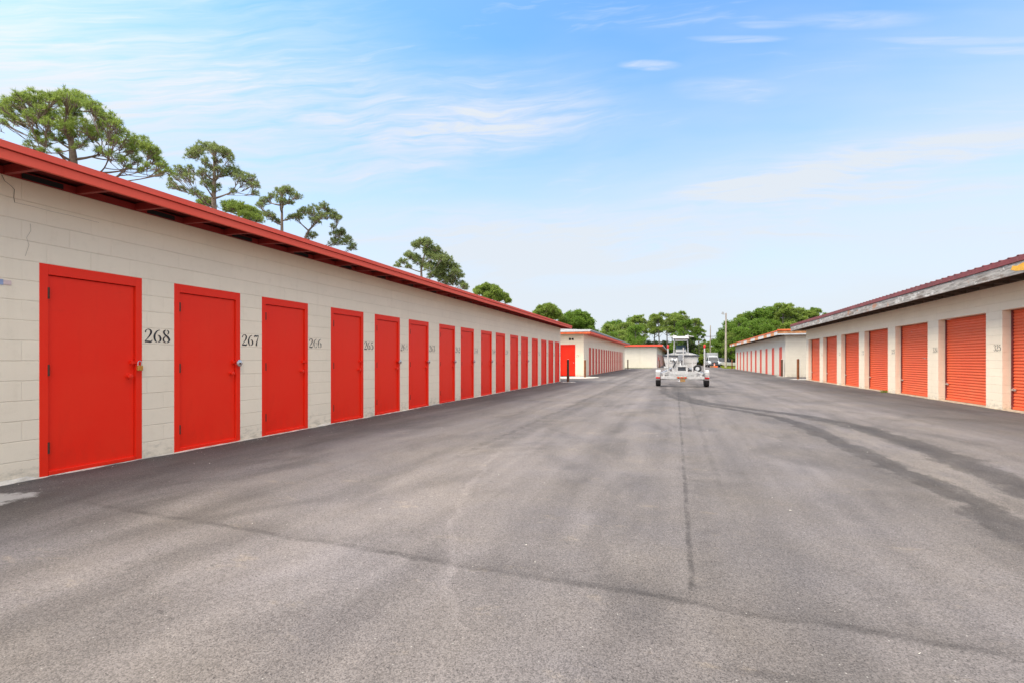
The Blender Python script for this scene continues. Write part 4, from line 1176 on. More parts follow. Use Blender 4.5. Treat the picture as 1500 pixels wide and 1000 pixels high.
# ------------------------------------------------------------------ trees
def tri_mesh(name, tris, m):
    n = len(tris)
    me = bpy.data.meshes.new(name)
    me.vertices.add(n * 3); me.loops.add(n * 3); me.polygons.add(n)
    me.vertices.foreach_set('co', tris.reshape(-1).astype(np.float32))
    me.loops.foreach_set('vertex_index', np.arange(n * 3, dtype=np.int32))
    me.polygons.foreach_set('loop_start', np.arange(0, n * 3, 3, dtype=np.int32))
    me.polygons.foreach_set('loop_total', np.full(n, 3, dtype=np.int32))
    me.update(calc_edges=True)
    me.materials.append(m)
    return me

def unit(v):
    return v / (np.linalg.norm(v, axis=-1, keepdims=True) + 1e-9)

def tufts(cent, rad, K, w, up=.45, rg=rng):
    """spiky needle bursts: K thin triangles from each centre"""
    n = len(cent)
    d = unit(rg.normal(size=(n, K, 3)) + np.array([0, 0, up]))
    side = unit(np.cross(d, rg.normal(size=(n, K, 3))))
    c = cent[:, None, :]
    r = (np.asarray(rad).reshape(-1, 1, 1) if np.ndim(rad) else rad) * rg.uniform(.7, 1.15, size=(n, K, 1))
    base = c + d * r * .12
    a = base - side * w / 2; b = base + side * w / 2; t = c + d * r
    return np.stack([a, b, t], 2).reshape(-1, 3, 3)

def leaves(cent, spread, K, size, rg=rng):
    n = len(cent)
    c = cent[:, None, :] + rg.normal(size=(n, K, 3)) * spread
    d = unit(rg.normal(size=(n, K, 3))); s_ = unit(np.cross(d, rg.normal(size=(n, K, 3))))
    sz = size * rg.uniform(.6, 1.3, size=(n, K, 1))
    return np.stack([c - s_ * sz * .45, c + s_ * sz * .45, c + d * sz], 2).reshape(-1, 3, 3)

def lobe_points(c, rx, rz, n, rg=rng, hollow=.35):
    """centres spread through the upper part of a flattened clump, with a broken underside"""
    d = unit(rg.normal(size=(n, 3)))
    d[:, 2] = np.where(d[:, 2] < -.35, -d[:, 2], d[:, 2])
    r = rg.uniform(hollow, 1.0, size=(n, 1)) ** .6
    return np.array(c) + d * r * np.array([rx, rx, rz])

def tree(name, label, lobes, base, trunk_pts, rtrunk, m, bark, tuft_r, K, w, per, group=None, twig=.014, dense=None, limbr=.05):
    """lobes: list of (centre, rx, rz) in world metres"""
    t = thing(name, label, 'tree', base, 0, group)
    B0 = Vector(base)
    tp = [Vector(p) - B0 for p in trunk_pts]
    mb = MB()
    rads = [rtrunk * (1 - .78 * i / (len(tp) - 1)) for i in range(len(tp))]
    mb.tube(tp, rads, 10)
    def trunk_at(z):
        for a_, b_ in zip(tp, tp[1:]):
            if a_.z <= z <= b_.z: return a_.lerp(b_, (z - a_.z) / max(1e-6, b_.z - a_.z))
        return tp[-1].copy() if z > tp[-1].z else tp[0].copy()
    allc = []; allr = []
    H = tp[-1].z
    zlo = min(c.z for c, _, _ in lobes) - B0.z
    nodes = []
    for k in range(40):
        zq = max(H * .3, zlo - 1.5) + (H * .99 - max(H * .3, zlo - 1.5)) * k / 39
        nodes.append((trunk_at(zq), limbr * 1.25))
    ax = trunk_at(H * .8)
    for c, rx, rz in sorted(lobes, key=lambda q: (Vector(q[0]) - B0 - ax).length):
        c = Vector(c) - B0
        pts = lobe_points(c, rx, rz, max(5, int(per * rx * rx / .25)))
        allc.append(pts)
        cand = None
        for q_, r_ in nodes:
            if q_.z > c.z + .05 and q_.z > H * .5: continue
            hq = math.hypot(c.x - q_.x, c.y - q_.y)
            cost = (c - q_).length + max(0, .35 * hq - (c.z - q_.z)) * 1.6 + (0 if r_ > .012 else 5)
            if cand is None or cost < cand[0]: cand = (cost, q_, r_)
        s_, r0_ = cand[1], min(limbr, cand[2] * .8)
        l_ = (c - s_).length
        mid = s_.lerp(c, .5) + Vector((random.uniform(-.12, .12) * l_, random.uniform(-.12, .12) * l_, -.10 * l_))
        path = []
        for k in range(6):
            u = k / 5
            path.append(s_ * (1 - u) ** 2 + mid * 2 * u * (1 - u) + c * u * u)
        rads_ = [max(.012, r0_ * (1 - .6 * k / 5)) for k in range(6)]
        mb.tube(path, rads_, 6, False)
        nodes += list(zip(path[2:], rads_[2:]))
        for j in range(0, len(pts), max(1, len(pts) // 9)):
            q = Vector(pts[j]); k0 = path[random.choice((3, 4, 5))]
            mb.tube([k0, k0.lerp(q, .5) + Vector((0, 0, -.05)), q], [twig * 1.6, twig, twig * .6], 4, False)
    mb.build('trunk', bark, t, smooth=True)
    cen = np.concatenate(allc)
    tri = tufts(cen, tuft_r * rng.uniform(.75, 1.25, size=len(cen)), K, w) if dense is None else np.concatenate([tufts(cen, tuft_r, K // 2, w), leaves(cen, tuft_r * .5, K, dense)])
    obj('crown', tri_mesh('crown', tri, m), t)
    return t

def px_tree(name, label, zc, lobes, trunk, m, per=34, tuft_r=.21, K=22, w=.028, scale=1.28, rt=.2, depth=1.6, group=None, bark=None, copies=2, flat=.92, limbr=.08, dense=None):
    """a tree whose crown clumps were measured on the photograph, rebuilt with depth: each clump is joined by others nearer and farther"""
    k = zc / 705
    L = []
    rr = random.Random(int(zc * 10 + len(lobes)))
    for (x, y, r) in lobes:
        for q in range(1 + copies):
            dz = 0 if q == 0 else rr.uniform(-1, 1) * depth
            sx = 0 if q == 0 else rr.uniform(-.8, .8) * r
            sy = 0 if q == 0 else rr.uniform(-.2, .6) * r
            f = scale * (1 if q == 0 else .8)
            p = at(x + sx, y + sy, zc + dz + rr.uniform(-.3, .3) * depth)
            L.append((p, r * k * f, r * k * f * flat))
    tp = [at(x, y, zc) for x, y in trunk]
    base = Vector((tp[0].x, tp[0].y, 0))
    pts = [base + Vector((0, 0, -.1)), base.lerp(tp[0], .5)] + tp
    return tree(name, label, L, base, pts, rt, m, bark or M['bark'], tuft_r, K, w, per, group, limbr=limbr, dense=dense)

PG = 'tall pines behind the left buildings'
px_tree('pine_tree', 'largest spreading pine above the near end of the left roof', 25,
        [(18, 155, 13), (34, 147, 12), (50, 144, 13), (35, 165, 11), (72, 150, 14), (62, 160, 9), (88, 146, 12), (104, 145, 15), (122, 153, 14), (140, 163, 13), (158, 175, 13), (171, 186, 11), (150, 186, 11),
         (105, 168, 12), (78, 174, 14), (68, 182, 10), (90, 192, 14), (118, 188, 16), (104, 203, 10), (132, 200, 13), (158, 204, 11), (184, 205, 13), (204, 212, 14), (219, 222, 13), (226, 232, 10), (192, 220, 10),
         (176, 234, 8), (238, 243, 8), (246, 252, 6), (52, 198, 8), (64, 210, 8), (44, 212, 6), (14, 172, 9), (28, 180, 7), (234, 256, 5), (206, 250, 4), (58, 166, 10), (44, 178, 8), (84, 206, 8), (70, 200, 6), (146, 222, 8), (160, 226, 6), (122, 212, 8), (200, 236, 7), (214, 244, 5), (188, 246, 5), (60, 222, 5), (84, 222, 4), (6, 160, 9), (4, 180, 6)],
        [(108, 250), (107, 228), (104, 205), (103, 185), (103, 165)], M['needles'], per=30, K=22, rt=.26, depth=2.4, limbr=.075, scale=1.12, copies=2, tuft_r=.19, w=.026)
px_tree('pine_tree', 'open crowned pine with bare lower trunk, second from the left', 36,
        [(280, 230, 8), (288, 224, 8), (297, 219, 10), (308, 219, 8), (316, 221, 10), (330, 226, 9), (338, 235, 5), (279, 247, 5), (263, 250, 7), (274, 258, 8), (256, 259, 6), (253, 274, 6), (266, 277, 5),
         (301, 256, 8), (314, 248, 7), (325, 254, 8), (342, 254, 10), (351, 259, 8), (364, 265, 9), (371, 272, 7), (374, 284, 5), (302, 269, 7), (314, 275, 8), (286, 284, 7), (296, 288, 5), (341, 281, 4), (300, 238, 6), (318, 236, 6), (250, 266, 4)],
        [(314, 310), (313, 285), (314, 262), (314, 240), (312, 224)], M['needles_dull'], per=20, rt=.24, depth=1.9, tuft_r=.21, w=.030, group=PG)
px_tree('pine_tree', 'low pine top showing just over the roof between two taller pines', 40,
        [(306, 298, 8), (330, 303, 6), (342, 303, 8), (354, 305, 8), (364, 311, 9), (372, 317, 9), (350, 312, 8), (338, 308, 6), (296, 298, 5), (378, 322, 6)],
        [(350, 330), (350, 315), (350, 307)], M['needles'], rt=.16, tuft_r=.23, w=.034, group=PG)
px_tree('pine_tree', 'small round-topped pine, third tall one from the left', 46,
        [(409, 282, 7), (416, 280, 6), (423, 282, 8), (434, 290, 6), (388, 296, 7), (381, 302, 5), (398, 288, 5), (410, 293, 7), (396, 317, 7), (386, 314, 5), (422, 298, 6), (425, 320, 4), (404, 326, 5), (432, 318, 4), (440, 314, 4)],
        [(413, 340), (413, 315), (413, 298), (413, 284)], M['needles_dull'], per=18, rt=.2, tuft_r=.23, w=.034, group=PG)
px_tree('pine_tree', 'leaning forked pine with several ragged clumps over the roof', 48,
        [(446, 312, 7), (459, 309, 8), (474, 304, 7), (487, 316, 8), (437, 318, 6), (494, 322, 6), (460, 323, 7), (471, 317, 7), (488, 332, 4), (496, 345, 8), (508, 354, 8), (516, 364, 5), (490, 356, 7), (456, 347, 7), (500, 340, 5), (480, 310, 5), (518, 360, 4)],
        [(446, 352), (452, 338), (464, 326), (474, 314)], M['needles_dull'], per=18, rt=.18, tuft_r=.23, w=.034, group=PG)
px_tree('pine_tree', 'full dark pine standing alone above the middle of the left roof', 64,
        [(610, 360, 7), (617, 356, 6), (624, 357, 8), (638, 366, 7), (604, 378, 7), (590, 384, 5), (612, 382, 7), (630, 377, 9), (645, 378, 10), (656, 386, 10), (666, 396, 9), (669, 404, 7), (640, 404, 9), (654, 408, 9), (621, 390, 6),
         (676, 418, 6), (682, 422, 5), (582, 388, 4), (632, 392, 8), (648, 394, 9), (662, 412, 8), (600, 372, 4), (626, 368, 6), (598, 391, 4)],
        [(618, 420), (617, 395), (622, 372), (623, 360)], M['needles_dull'], per=16, rt=.25, tuft_r=.29, w=.045, depth=2.4, group=PG)
px_tree('pine_tree', 'low rounded pine top past the middle of the left roof', 90,
        [(703, 426, 6), (712, 424, 7), (721, 425, 6), (728, 429, 7), (737, 437, 6), (716, 432, 7), (742, 441, 4), (726, 438, 6), (698, 428, 4)],
        [(718, 450), (718, 436), (718, 428)], M['needles'], per=20, rt=.25, tuft_r=.45, w=.14, depth=2.5, group=PG)
px_tree('pine_tree', 'pine top above the far end of the long left roof', 112,
        [(787, 460, 5), (793, 454, 6), (801, 452, 6), (809, 454, 6), (816, 459, 5), (804, 460, 6), (797, 464, 5), (812, 466, 6), (820, 464, 4)],
        [(803, 480), (803, 465), (803, 456)], M['needles'], per=16, rt=.3, tuft_r=.5, w=.16, depth=2.5, group=PG)
px_tree('pine_tree', 'dense rounded tree over the grey metal roof of the second left building', 118,
        [(828, 470, 6), (836, 466, 7), (846, 464, 7), (855, 467, 7), (861, 474, 7), (842, 474, 9), (852, 478, 8), (830, 479, 7), (864, 482, 5), (838, 484, 8), (856, 486, 6)],
        [(846, 500), (846, 480), (846, 470)], M['leaves'], per=14, rt=.3, tuft_r=.5, w=.2, depth=3.0, group=PG, dense=.3)
# bare branches of a leafless tree at the left edge of the view
bt = thing('bare_tree', 'leafless grey tree at the left edge beside the largest pine', 'tree', tuple(at(-28, 527, 24).xy) + (0,))
b0 = Vector(bt.location); mb = MB()
top = at(-22, 165, 24) - b0
mb.tube([(0, 0, -.1), top * .5 + Vector((.1, .1, 0)), top], [.16, .1, .05], 8)
rr = random.Random(9)
for i in range(16):
    s_ = top * rr.uniform(.72, 1.0)
    e_ = at(rr.uniform(-45, 11), rr.uniform(128, 205), 24 + rr.uniform(-1.2, 1.2)) - b0
    m1 = s_.lerp(e_, .5) + Vector((0, 0, -.12))
    mb.tube([s_, m1, e_], [.03, .018, .007], 5, False)
    for j in range(6):
        a_ = m1.lerp(e_, rr.uniform(.1, 1)); q_ = a_ + Vector((rr.uniform(-.35, .35), rr.uniform(-.35, .35), rr.uniform(.05, .5)))
        mb.tube([a_, a_.lerp(q_, .5) + Vector((.03, 0, 0)), q_], [.010, .008, .005], 4, False)
mb.build('trunk', M['bark_grey'], bt, smooth=True)

# --- trees far off: a few kinds, each copied with its own turn and size
def far_pine(seed, H=13.0, spread=2.5, m='needles', crown=.52):
    rr = random.Random(seed)
    t = thing('pine_tree', 'far pine', 'tree')
    mb = MB()
    bend = Vector((rr.uniform(-.5, .5), rr.uniform(-.5, .5), 0))
    tp = [Vector((0, 0, -.2)), Vector((0, 0, H * .35)) + bend * .4, Vector((0, 0, H * .7)) + bend, Vector((0, 0, H * .96)) + bend * 1.1]
    mb.tube(tp, [.20, .17, .12, .04], 8)
    cs_ = []
    for i in range(24):
        u = rr.random(); z = H * (crown + (1 - crown) * u)
        R0 = spread * (1 - .55 * max(0, (u - .45) / .55)) * rr.uniform(.35, 1)
        a_ = rr.uniform(0, 2 * PI)
        c = Vector((math.cos(a_) * R0, math.sin(a_) * R0, z)) + bend
        s_ = tp[1].lerp(tp[3], max(0, (z - H * .08 - R0 * .3 - H * .35) / (H * .61)))
        mb.tube([s_, s_.lerp(c, .5) + Vector((0, 0, -.15)), c], [.06, .04, .02], 4, False)
        cs_.append(lobe_points(c, rr.uniform(.7, 1.15), rr.uniform(.38, .6), 18))
    for i in range(5):           # dead stubs on the bare stem
        z = H * rr.uniform(.3, .5); a_ = rr.uniform(0, 6.28)
        mb.tube([(bend.x * .4, bend.y * .4, z), (math.cos(a_) * .9, math.sin(a_) * .9, z + .2)], [.03, .012], 4, False)
    mb.build('trunk', M['bark_grey'], t, smooth=True)
    cen = np.concatenate(cs_)
    obj('crown', tri_mesh('crown', tufts(cen, .46 * rng.uniform(.8, 1.2, size=len(cen)), 16, .14), M[m]), t)
    return t
def far_broad(seed, H=11.0, spread=3.2, m='leaves', low=.22):
    rr = random.Random(seed)
    t = thing('broadleaf_tree', 'far broadleaf', 'tree')
    mb = MB()
    mb.tube([(0, 0, -.2), (.1, 0, H * .3), (-.1, .1, H * .6), (0, 0, H * .9)], [.24, .18, .11, .04], 8)
    cs_ = []
    for i in range(38):
        u = rr.random() ** .8; z = H * (low + (1 - low) * u) - .6
        R0 = spread * math.sqrt(max(.05, 1 - ((u - .35) / .72) ** 2)) * rr.uniform(.45, 1)
        a_ = rr.uniform(0, 2 * PI)
        c = Vector((math.cos(a_) * R0, math.sin(a_) * R0, z))
        mb.tube([(0, 0, max(H * .15, z - .4 * R0 - .5)), (c.x * .5, c.y * .5, z - .2 * R0), c], [.07, .045, .02], 4, False)
        cs_.append(lobe_points(c, rr.uniform(.8, 1.35), rr.uniform(.55, .9), 22))
    mb.build('trunk', M['bark_grey'], t, smooth=True)
    cen = np.concatenate(cs_)
    obj('crown', tri_mesh('crown', leaves(cen, .2, 11, .30), M[m]), t)
    return t
def shrub(seed, m, r=1.3, h=1.6):
    rr = random.Random(seed)
    t = thing('shrub', 'shrub', 'shrub')
    mb = MB(); cs_ = []
    for i in range(14):
        a_ = rr.uniform(0, 6.28); R0 = r * rr.uniform(.1, .8); z = h * rr.uniform(.3, .85)
        c = Vector((math.cos(a_) * R0, math.sin(a_) * R0, z))
        mb.tube([(c.x * .2, c.y * .2, -.05), (c.x * .6, c.y * .6, z * .6), c], [.04, .03, .012], 4, False)
        cs_.append(lobe_points(c, .55, .5, 18))
    mb.build('stem', M['bark_grey'], t, smooth=True)
    cen = np.concatenate(cs_)
    obj('foliage', tri_mesh('foliage', leaves(cen, .14, 12, .20), M[m]), t)
    return t

FP = [far_pine(21, 13, 2.5, 'needles', .66), far_pine(22, 13, 2.9, 'needles_dull', .70), far_pine(23, 13, 2.3, 'needles', .62), far_pine(24, 13, 2.7, 'leaves', .60)]
FB = [far_broad(31), far_broad(32, 11, 3.4, 'leaves'), far_broad(33, 11, 3.0, 'leaves_dark'), far_broad(34, 11, 3.3, 'needles')]
SH = [shrub(41, 'leaves_dark'), shrub(42, 'leaves'), shrub(43, 'leaves_yellow')]
used = set()
def plant(proto, px, zc, top_y, H0, label, group, sx=1.0, jit=0):
    o = proto if proto.name not in used else copy_tree(proto)
    used.add(proto.name)
    b = at(px, 527, zc); h = CAMZ + (527 - top_y) / 705 * zc
    k = h / H0
    o.location = (b.x, b.y, 0)
    o.scale = (k * sx, k * sx, k)
    o.rotation_euler = (0, 0, random.uniform(0, 6.28))
    tag(o, label, o['category'], group)
    return o
cg = 'pines of the centre grove beyond the driveway'
cl = 'tall pine with bare trunk in the centre grove beyond the trailer'
for i, (px, y, zc, sx) in enumerate([(935, 464, 128, 1.0), (947, 467, 140, .9), (957, 463, 130, .95), (967, 461, 124, 1.0), (978, 461, 134, .95), (988, 460, 126, 1.05), (998, 459, 132, 1.0), (1008, 462, 138, 1.0),
                                    (1016, 467, 128, .9), (941, 476, 120, .7), (983, 468, 144, .8), (1004, 470, 150, .9)]):
    plant(FP[i % 3], px, zc, y, 13, cl, cg, sx)
plant(FP[3], 1024, 126, 480, 13, 'ragged dark pine at the right edge of the centre grove', cg, .8)
cb2 = 'leafy rounded tree on the left flank of the centre grove'
for i, (px, y, zc, sx) in enumerate([(876, 484, 122, 1.1), (888, 476, 128, 1.0), (900, 471, 132, 1.0), (912, 473, 124, 1.0), (922, 466, 134, .95), (906, 485, 112, 1.0), (931, 478, 116, .9), (894, 487, 110, 1.0)]):
    plant(FB[(0, 3, 1, 3, 0, 3, 1, 0)[i]], px, zc, y, 11, cb2, 'leafy trees left of the centre grove', sx)
plant(FB[1], 1004, 112, 470, 11, 'bright green tree rising directly behind the boat canopy', None, .75)
plant(FB[0], 992, 116, 488, 11, 'low bright green tree left of the boat canopy', None, .9)
plant(FB[2], 1010, 108, 492, 11, 'dark low tree behind the boat canopy', None, .9)
# dark understorey of the grove
for i, (px, y, zc) in enumerate([(930, 500, 142), (943, 498, 146), (956, 502, 140), (968, 499, 150), (980, 500, 146), (992, 502, 142), (1004, 500, 150), (920, 499, 148), (1014, 508, 150)]):
    plant(FB[2], px, zc, y, 11, 'dark undergrowth tree low among the grove trunks', 'undergrowth trees of the centre grove', 1.7)
# right-hand trees
rl = 'rounded bright green tree in the mass behind the far right building'
for i, (px, y, zc, sx) in enumerate([(1060, 481, 104, .9), (1070, 472, 110, .9), (1081, 467, 104, 1.0), (1094, 461, 108, 1.0), (1108, 456, 104, 1.0), (1120, 452, 110, 1.0), (1086, 480, 94, .9), (1102, 472, 96, 1.0), (1072, 488, 96, .9),
                                    (1116, 468, 98, 1.0), (1128, 470, 104, 1.0), (1145, 474, 104, 1.0), (1160, 474, 108, 1.0), (1176, 478, 104, 1.0)]):
    plant(FB[(0, 1, 0, 3, 1, 0, 1, 0, 3, 0, 1, 3, 0, 1)[i]], px, zc, y, 11, rl, 'leafy trees behind the far right building', sx)
for i, (px, y, zc, sx) in enumerate([(1132, 448, 112, 1.1), (1144, 447, 106, 1.1), (1157, 449, 110, 1.1), (1171, 451, 106, 1.1), (1184, 453, 110, 1.1), (1196, 456, 106, 1.0), (1208, 460, 110, 1.0)]):
    plant(FP[(3, 0, 3, 2, 3, 0, 3)[i]], px, zc, y, 13, 'airy pine crown topping the trees behind the right buildings', 'pines behind the right buildings', sx)
# low growth at the end of the drive
for i, (px, y, zc) in enumerate([(1022, 508, 150), (1030, 504, 140), (1038, 501, 146), (1047, 500, 138), (1054, 497, 132), (1062, 499, 126), (1070, 502, 122), (1046, 508, 124)]):
    plant(FB[(0, 3, 1, 3, 0, 1, 2, 3)[i]], px, zc, y, 11, 'low green tree behind the parked vehicles at the driveway end', 'low trees at the driveway end', 1.5)
for i, (px, y, zc) in enumerate([(984, 519, 135), (992, 520, 130), (1000, 519, 135), (1010, 520, 130), (1018, 518, 132), (1026, 518, 122), (1034, 519, 128), (1044, 520, 126), (1056, 518, 124), (1066, 519, 118), (1074, 518, 118)]):
    plant(SH[(0, 1, 0, 1, 2, 1, 0, 2, 0, 1, 0)[i]], px, zc, y, 1.9, 'leafy shrub in the low belt behind the driveway end', 'shrubs behind the driveway end', 2.2)
for i, (px, zc) in enumerate([(1022, 104), (1029, 112)]):
    plant(SH[2], px, zc, 521, 1.9, ('yellow green shrub beside the right guide post of the trailer', 'paler shrub left of the white pickup truck')[i], None, 1.3)

# ------------------------------------------------------------------ grass verge
rg = np.random.default_rng(3)
n = 26000
gx = rg.uniform(4.4, 16, n); gy = rg.uniform(76.8, 112, n)
ok = gx > np.interp(gy, [76.5, 79, 92, 112], [7.3, 6.7, 7.4, 8.7])
c = np.stack([gx[ok], gy[ok], np.zeros(ok.sum())], 1)
d = unit(rg.normal(size=c.shape) * .45 + np.array([0, 0, 1.0])); sd = unit(np.cross(d, rg.normal(size=c.shape)))
hh = rg.uniform(.06, .16, size=(len(c), 1))
tri = np.stack([c - sd * .03, c + sd * .03, c + d * hh], 1)
tag(obj('grass', tri_mesh('grass', tri, M['turf'])), 'bright yellow green grass verge at the end of the driveway', 'grass', kind='stuff')
gm = MB(); gm.quad((7.3, 76.5, .004), (16, 76.5, .004), (16, 112, .004), (8.7, 112, .004), (7.4, 92, .004), (6.7, 79, .004))
tag(gm.build('ground', worn('verge_turf', (.19, .215, .03), .95, 0, .3, 1.2, .2, (.10, .10, .03), .5, spec=.1)), 'mown grass verge right of the driveway end', 'ground', kind='structure')

# grit and crumbs of mortar swept along the foot of the walls
rg2 = np.random.default_rng(8)
n = 900
gx = np.concatenate([-6.24 + np.abs(rg2.normal(size=500)) * .28, 7.52 - np.abs(rg2.normal(size=200)) * .22, rg2.uniform(-6, 7, 200)])
gy = np.concatenate([rg2.uniform(1.5, 20, 500), rg2.uniform(10, 30, 200), rg2.uniform(1.5, 12, 200)])
sz = rg2.uniform(.004, .012, size=(n, 1, 1))
c0_ = np.stack([gx, gy, np.full(n, .003)], 1)[:, None, :]
P = rg2.normal(size=(n, 4, 3)); P /= np.linalg.norm(P, axis=2, keepdims=True); P[:, :, 2] = np.abs(P[:, :, 2]) * .8
V4 = c0_ + P * sz
tri = np.stack([V4[:, [0, 1, 2]], V4[:, [0, 2, 3]], V4[:, [0, 3, 1]], V4[:, [1, 3, 2]]], 1).reshape(-1, 3, 3)
tag(obj('grit', tri_mesh('grit', tri, M['concrete'])), 'loose grit and mortar crumbs along the foot of the walls', 'grit', kind='stuff')
# a weed in the joint by a roller door column
wd = thing('weed', 'small green weed growing at the foot of a roller door column', 'weed', (7.50, 21.9, 0))
nn = 70
cc_ = np.concatenate([rg2.normal(size=(nn, 2)) * .06, np.zeros((nn, 1))], 1)
dd_ = unit(rg2.normal(size=(nn, 3)) * .6 + np.array([0, 0, 1.0])); ss_ = unit(np.cross(dd_, rg2.normal(size=(nn, 3))))
obj('foliage', tri_mesh('foliage', np.stack([cc_ - ss_ * .012, cc_ + ss_ * .012, cc_ + dd_ * rg2.uniform(.05, .16, size=(nn, 1))], 1), M['leaves_yellow']), wd)
# bare scuffs on one roller door
for sx_, sz_, w_, h_ in ((1.62, 1.30, .05, .025), (1.75, 1.28, .09, .04), (1.92, 1.27, .06, .03), (2.02, 1.25, .04, .03), (1.70, 1.42, .03, .02), (.22, 2.02, .03, .03), (.16, 1.05, .03, .03), (.8, 2.20, .05, .02)):
    mb = MB(); m_pts = [(math.cos(k) * w_ * random.uniform(.6, 1.1) / 2, math.sin(k) * h_ * random.uniform(.6, 1.1) / 2) for k in [j * 2 * PI / 9 for j in range(9)]]
    mb.v = [(xo[4] + sx_ + px, .1845, sz_ + pz) for px, pz in m_pts]; mb.f = [tuple(range(9))]
    mb.build('paint_scuff', M['white'], D)
# one orange leaf on the asphalt, and the odd crumb of mortar by the wall
lf = MB(); lf.v = [(0, 0, .004), (.02, .012, .012), (.05, .004, .010), (.065, -.012, .006), (.04, -.016, .012), (.015, -.012, .008)]; lf.f = [(0, 1, 2, 3, 4, 5)]
lo = lf.build('fallen_leaf', M['orange'], loc=(2.62, 4.83, .003), rot=1.0)
tag(lo, 'single orange fallen leaf on the asphalt at right', 'leaf')

# ------------------------------------------------------------------ sky and light
SUN_EL, SUN_AZ = 56, 240      # azimuth in degrees, clockwise from +Y: behind the camera, to the left
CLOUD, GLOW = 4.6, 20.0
gd = Vector((.02, -.40, .90)).normalized()      # sky glow added to light the walls, high behind the camera, out of view
saz = R(SUN_AZ)
sd = Vector((math.sin(saz) * math.cos(R(SUN_EL)), math.cos(saz) * math.cos(R(SUN_EL)), math.sin(R(SUN_EL))))
w = bpy.data.worlds.new('World'); S.world = w; w.use_nodes = True
nt = NT(w.node_tree)
bg = w.node_tree.nodes['Background']
sky = nt.new('ShaderNodeTexSky', sky_type='NISHITA')
sky.sun_disc = False
sky.sun_elevation = R(SUN_EL); sky.sun_rotation = saz
sky.air_density = 1.0; sky.dust_density = .6; sky.ozone_density = 1.5
tcw = nt.new('ShaderNodeTexCoord').outputs['Generated']
dx, dy, dz = nt.xyz(tcw)
az = nt.m('ARCTAN2', dx, dy)
el = nt.m('MAXIMUM', dz, 0.0)
azl = nt.m('ADD', az, .33)                       # 0 on the photograph's axis, negative to the left
kk = nt.m('DIVIDE', dz, nt.m('MAXIMUM', nt.vm('DOT_PRODUCT', tcw, (-sn, cs, 0.0)), .2))
warpn = nt.noise(tcw, 2.2, 4, .6)
tilt = nt.m('ADD', nt.m('SUBTRACT', kk, nt.m('MULTIPLY', azl, .10)), nt.m('MULTIPLY', nt.m('SUBTRACT', warpn, .5), .10))
streak = nt.noise(nt.vec(nt.m('MULTIPLY', azl, 2.6), nt.m('MULTIPLY', tilt, 13.0), 1.7), 1.0, 5, .52, .4)
fine = nt.noise(nt.vec(nt.m('MULTIPLY', azl, 7.0), nt.m('MULTIPLY', tilt, 52.0), 4.2), 1.0, 6, .62, .6)
bigc = nt.noise(nt.vec(nt.m('MULTIPLY', azl, 1.3), nt.m('MULTIPLY', el, 4.5), 6.3), 1.0, 4, .55, .2)
veil = nt.ss(el, .06, .62, 1.0, .0)
left = nt.ss(azl, -.85, -.15, 1.0, 0.0)
soft = nt.m('ADD', nt.m('MULTIPLY', nt.m('SUBTRACT', bigc, .5), 1.1), nt.m('MULTIPLY', nt.m('SUBTRACT', streak, .5), .75))
band = nt.m('MULTIPLY', nt.ss(el, .12, .30), nt.ss(el, .42, .62, 1, 0))
fac = nt.m('ADD', nt.m('POWER', veil, .90), nt.m('MULTIPLY', soft, nt.m('ADD', .16, nt.m('MULTIPLY', band, .34))))
fac = nt.m('ADD', fac, nt.m('MULTIPLY', left, nt.m('ADD', .05, nt.m('MULTIPLY', nt.m('SUBTRACT', fine, .5), .22))))
wis = nt.m('MULTIPLY', nt.ss(nt.m('ADD', nt.m('MULTIPLY', fine, .5), nt.m('MULTIPLY', streak, .5)), .56, .76), .30)
fac = nt.m('ADD', fac, nt.m('MULTIPLY', wis, nt.ss(el, .05, .2)))
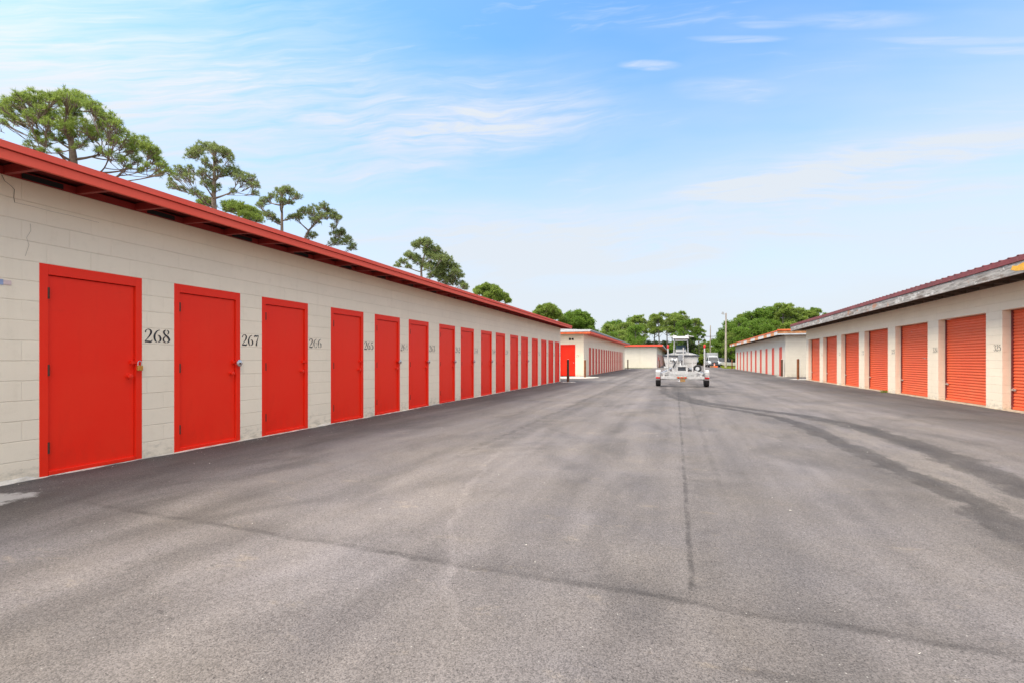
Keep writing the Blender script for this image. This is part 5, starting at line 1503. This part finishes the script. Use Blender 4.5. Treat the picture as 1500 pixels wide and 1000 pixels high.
# a few thin, separate cirrus strokes high up and a rising band on the right
def stroke(px, py, wd, hg, amt, slope=0.0):
    d = at(px, py, 1.0) - Vector((0, 0, CAMZ)); d.normalize()
    a0 = math.atan2(d.x, d.y); e0 = d.z
    p_, q_ = (at(px + k_, py, 1.0) - Vector((0, 0, CAMZ)) for k_ in (-25, 25)); p_.normalize(); q_.normalize()
    slope += (q_.z - p_.z) / (math.atan2(q_.x, q_.y) - math.atan2(p_.x, p_.y))
    da = nt.m('SUBTRACT', az, a0)
    de = nt.m('SUBTRACT', nt.m('SUBTRACT', nt.m('ADD', el, nt.m('MULTIPLY', nt.m('SUBTRACT', streak, .5), hg * 1.2)), e0), nt.m('MULTIPLY', da, slope))
    q1 = nt.m('DIVIDE', da, wd); q2 = nt.m('DIVIDE', de, hg)
    r2 = nt.m('ADD', nt.m('MULTIPLY', q1, q1), nt.m('MULTIPLY', q2, q2))
    return nt.m('MULTIPLY', nt.m('MULTIPLY', nt.ss(r2, 0.0, 1.0, 1, 0), nt.lin(fine, .3, .65, .15, 1)), amt)
for args in ((950, 97, .07, .008, .55), (1080, 58, .10, .006, .38), (1125, 36, .06, .006, .38), (1060, 130, .12, .02, .25), (1210, 250, .40, .060, .26, .16), (1130, 268, .22, .026, .42, .12), (1400, 215, .28, .03, .36, .14), (1250, 285, .3, .02, .3, .05),
             (1400, 60, .12, .006, .32), (1470, 75, .07, .006, .35), (1250, 30, .12, .012, .35), (430, 185, .75, .12, .46, -.04), (700, 190, .40, .06, .40, .02), (840, 345, .6, .08, .3), (150, 60, .6, .12, .25, -.1)):
    fac = nt.m('ADD', fac, stroke(*args))
fac = nt.m('MINIMUM', nt.m('MAXIMUM', fac, .02), .97)
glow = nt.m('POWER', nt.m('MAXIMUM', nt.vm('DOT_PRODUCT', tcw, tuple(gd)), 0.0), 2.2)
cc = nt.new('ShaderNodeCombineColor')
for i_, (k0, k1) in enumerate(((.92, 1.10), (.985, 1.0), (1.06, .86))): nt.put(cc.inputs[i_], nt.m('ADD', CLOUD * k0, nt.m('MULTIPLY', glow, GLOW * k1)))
blue = nt.mix(1.0, sky.outputs[0], (1.0, 1.54, 1.84), 'MULTIPLY')
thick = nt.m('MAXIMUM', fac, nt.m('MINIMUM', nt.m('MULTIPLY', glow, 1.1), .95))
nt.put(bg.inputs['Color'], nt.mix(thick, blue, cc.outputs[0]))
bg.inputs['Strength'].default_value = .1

sl = bpy.data.lights.new('sun', 'SUN')
sl.energy = 2.2; sl.angle = R(24); sl.color = (1, .91, .77)
so = bpy.data.objects.new('sun', sl); C.objects.link(so)
so.rotation_euler = (-sd).to_track_quat('-Z', 'Y').to_euler()
so.location = (0, 0, 30)

S.view_settings.view_transform = 'Standard'
S.view_settings.look = 'None'
S.view_settings.exposure = .9
S.view_settings.gamma = 1
S.cycles.max_bounces = 8
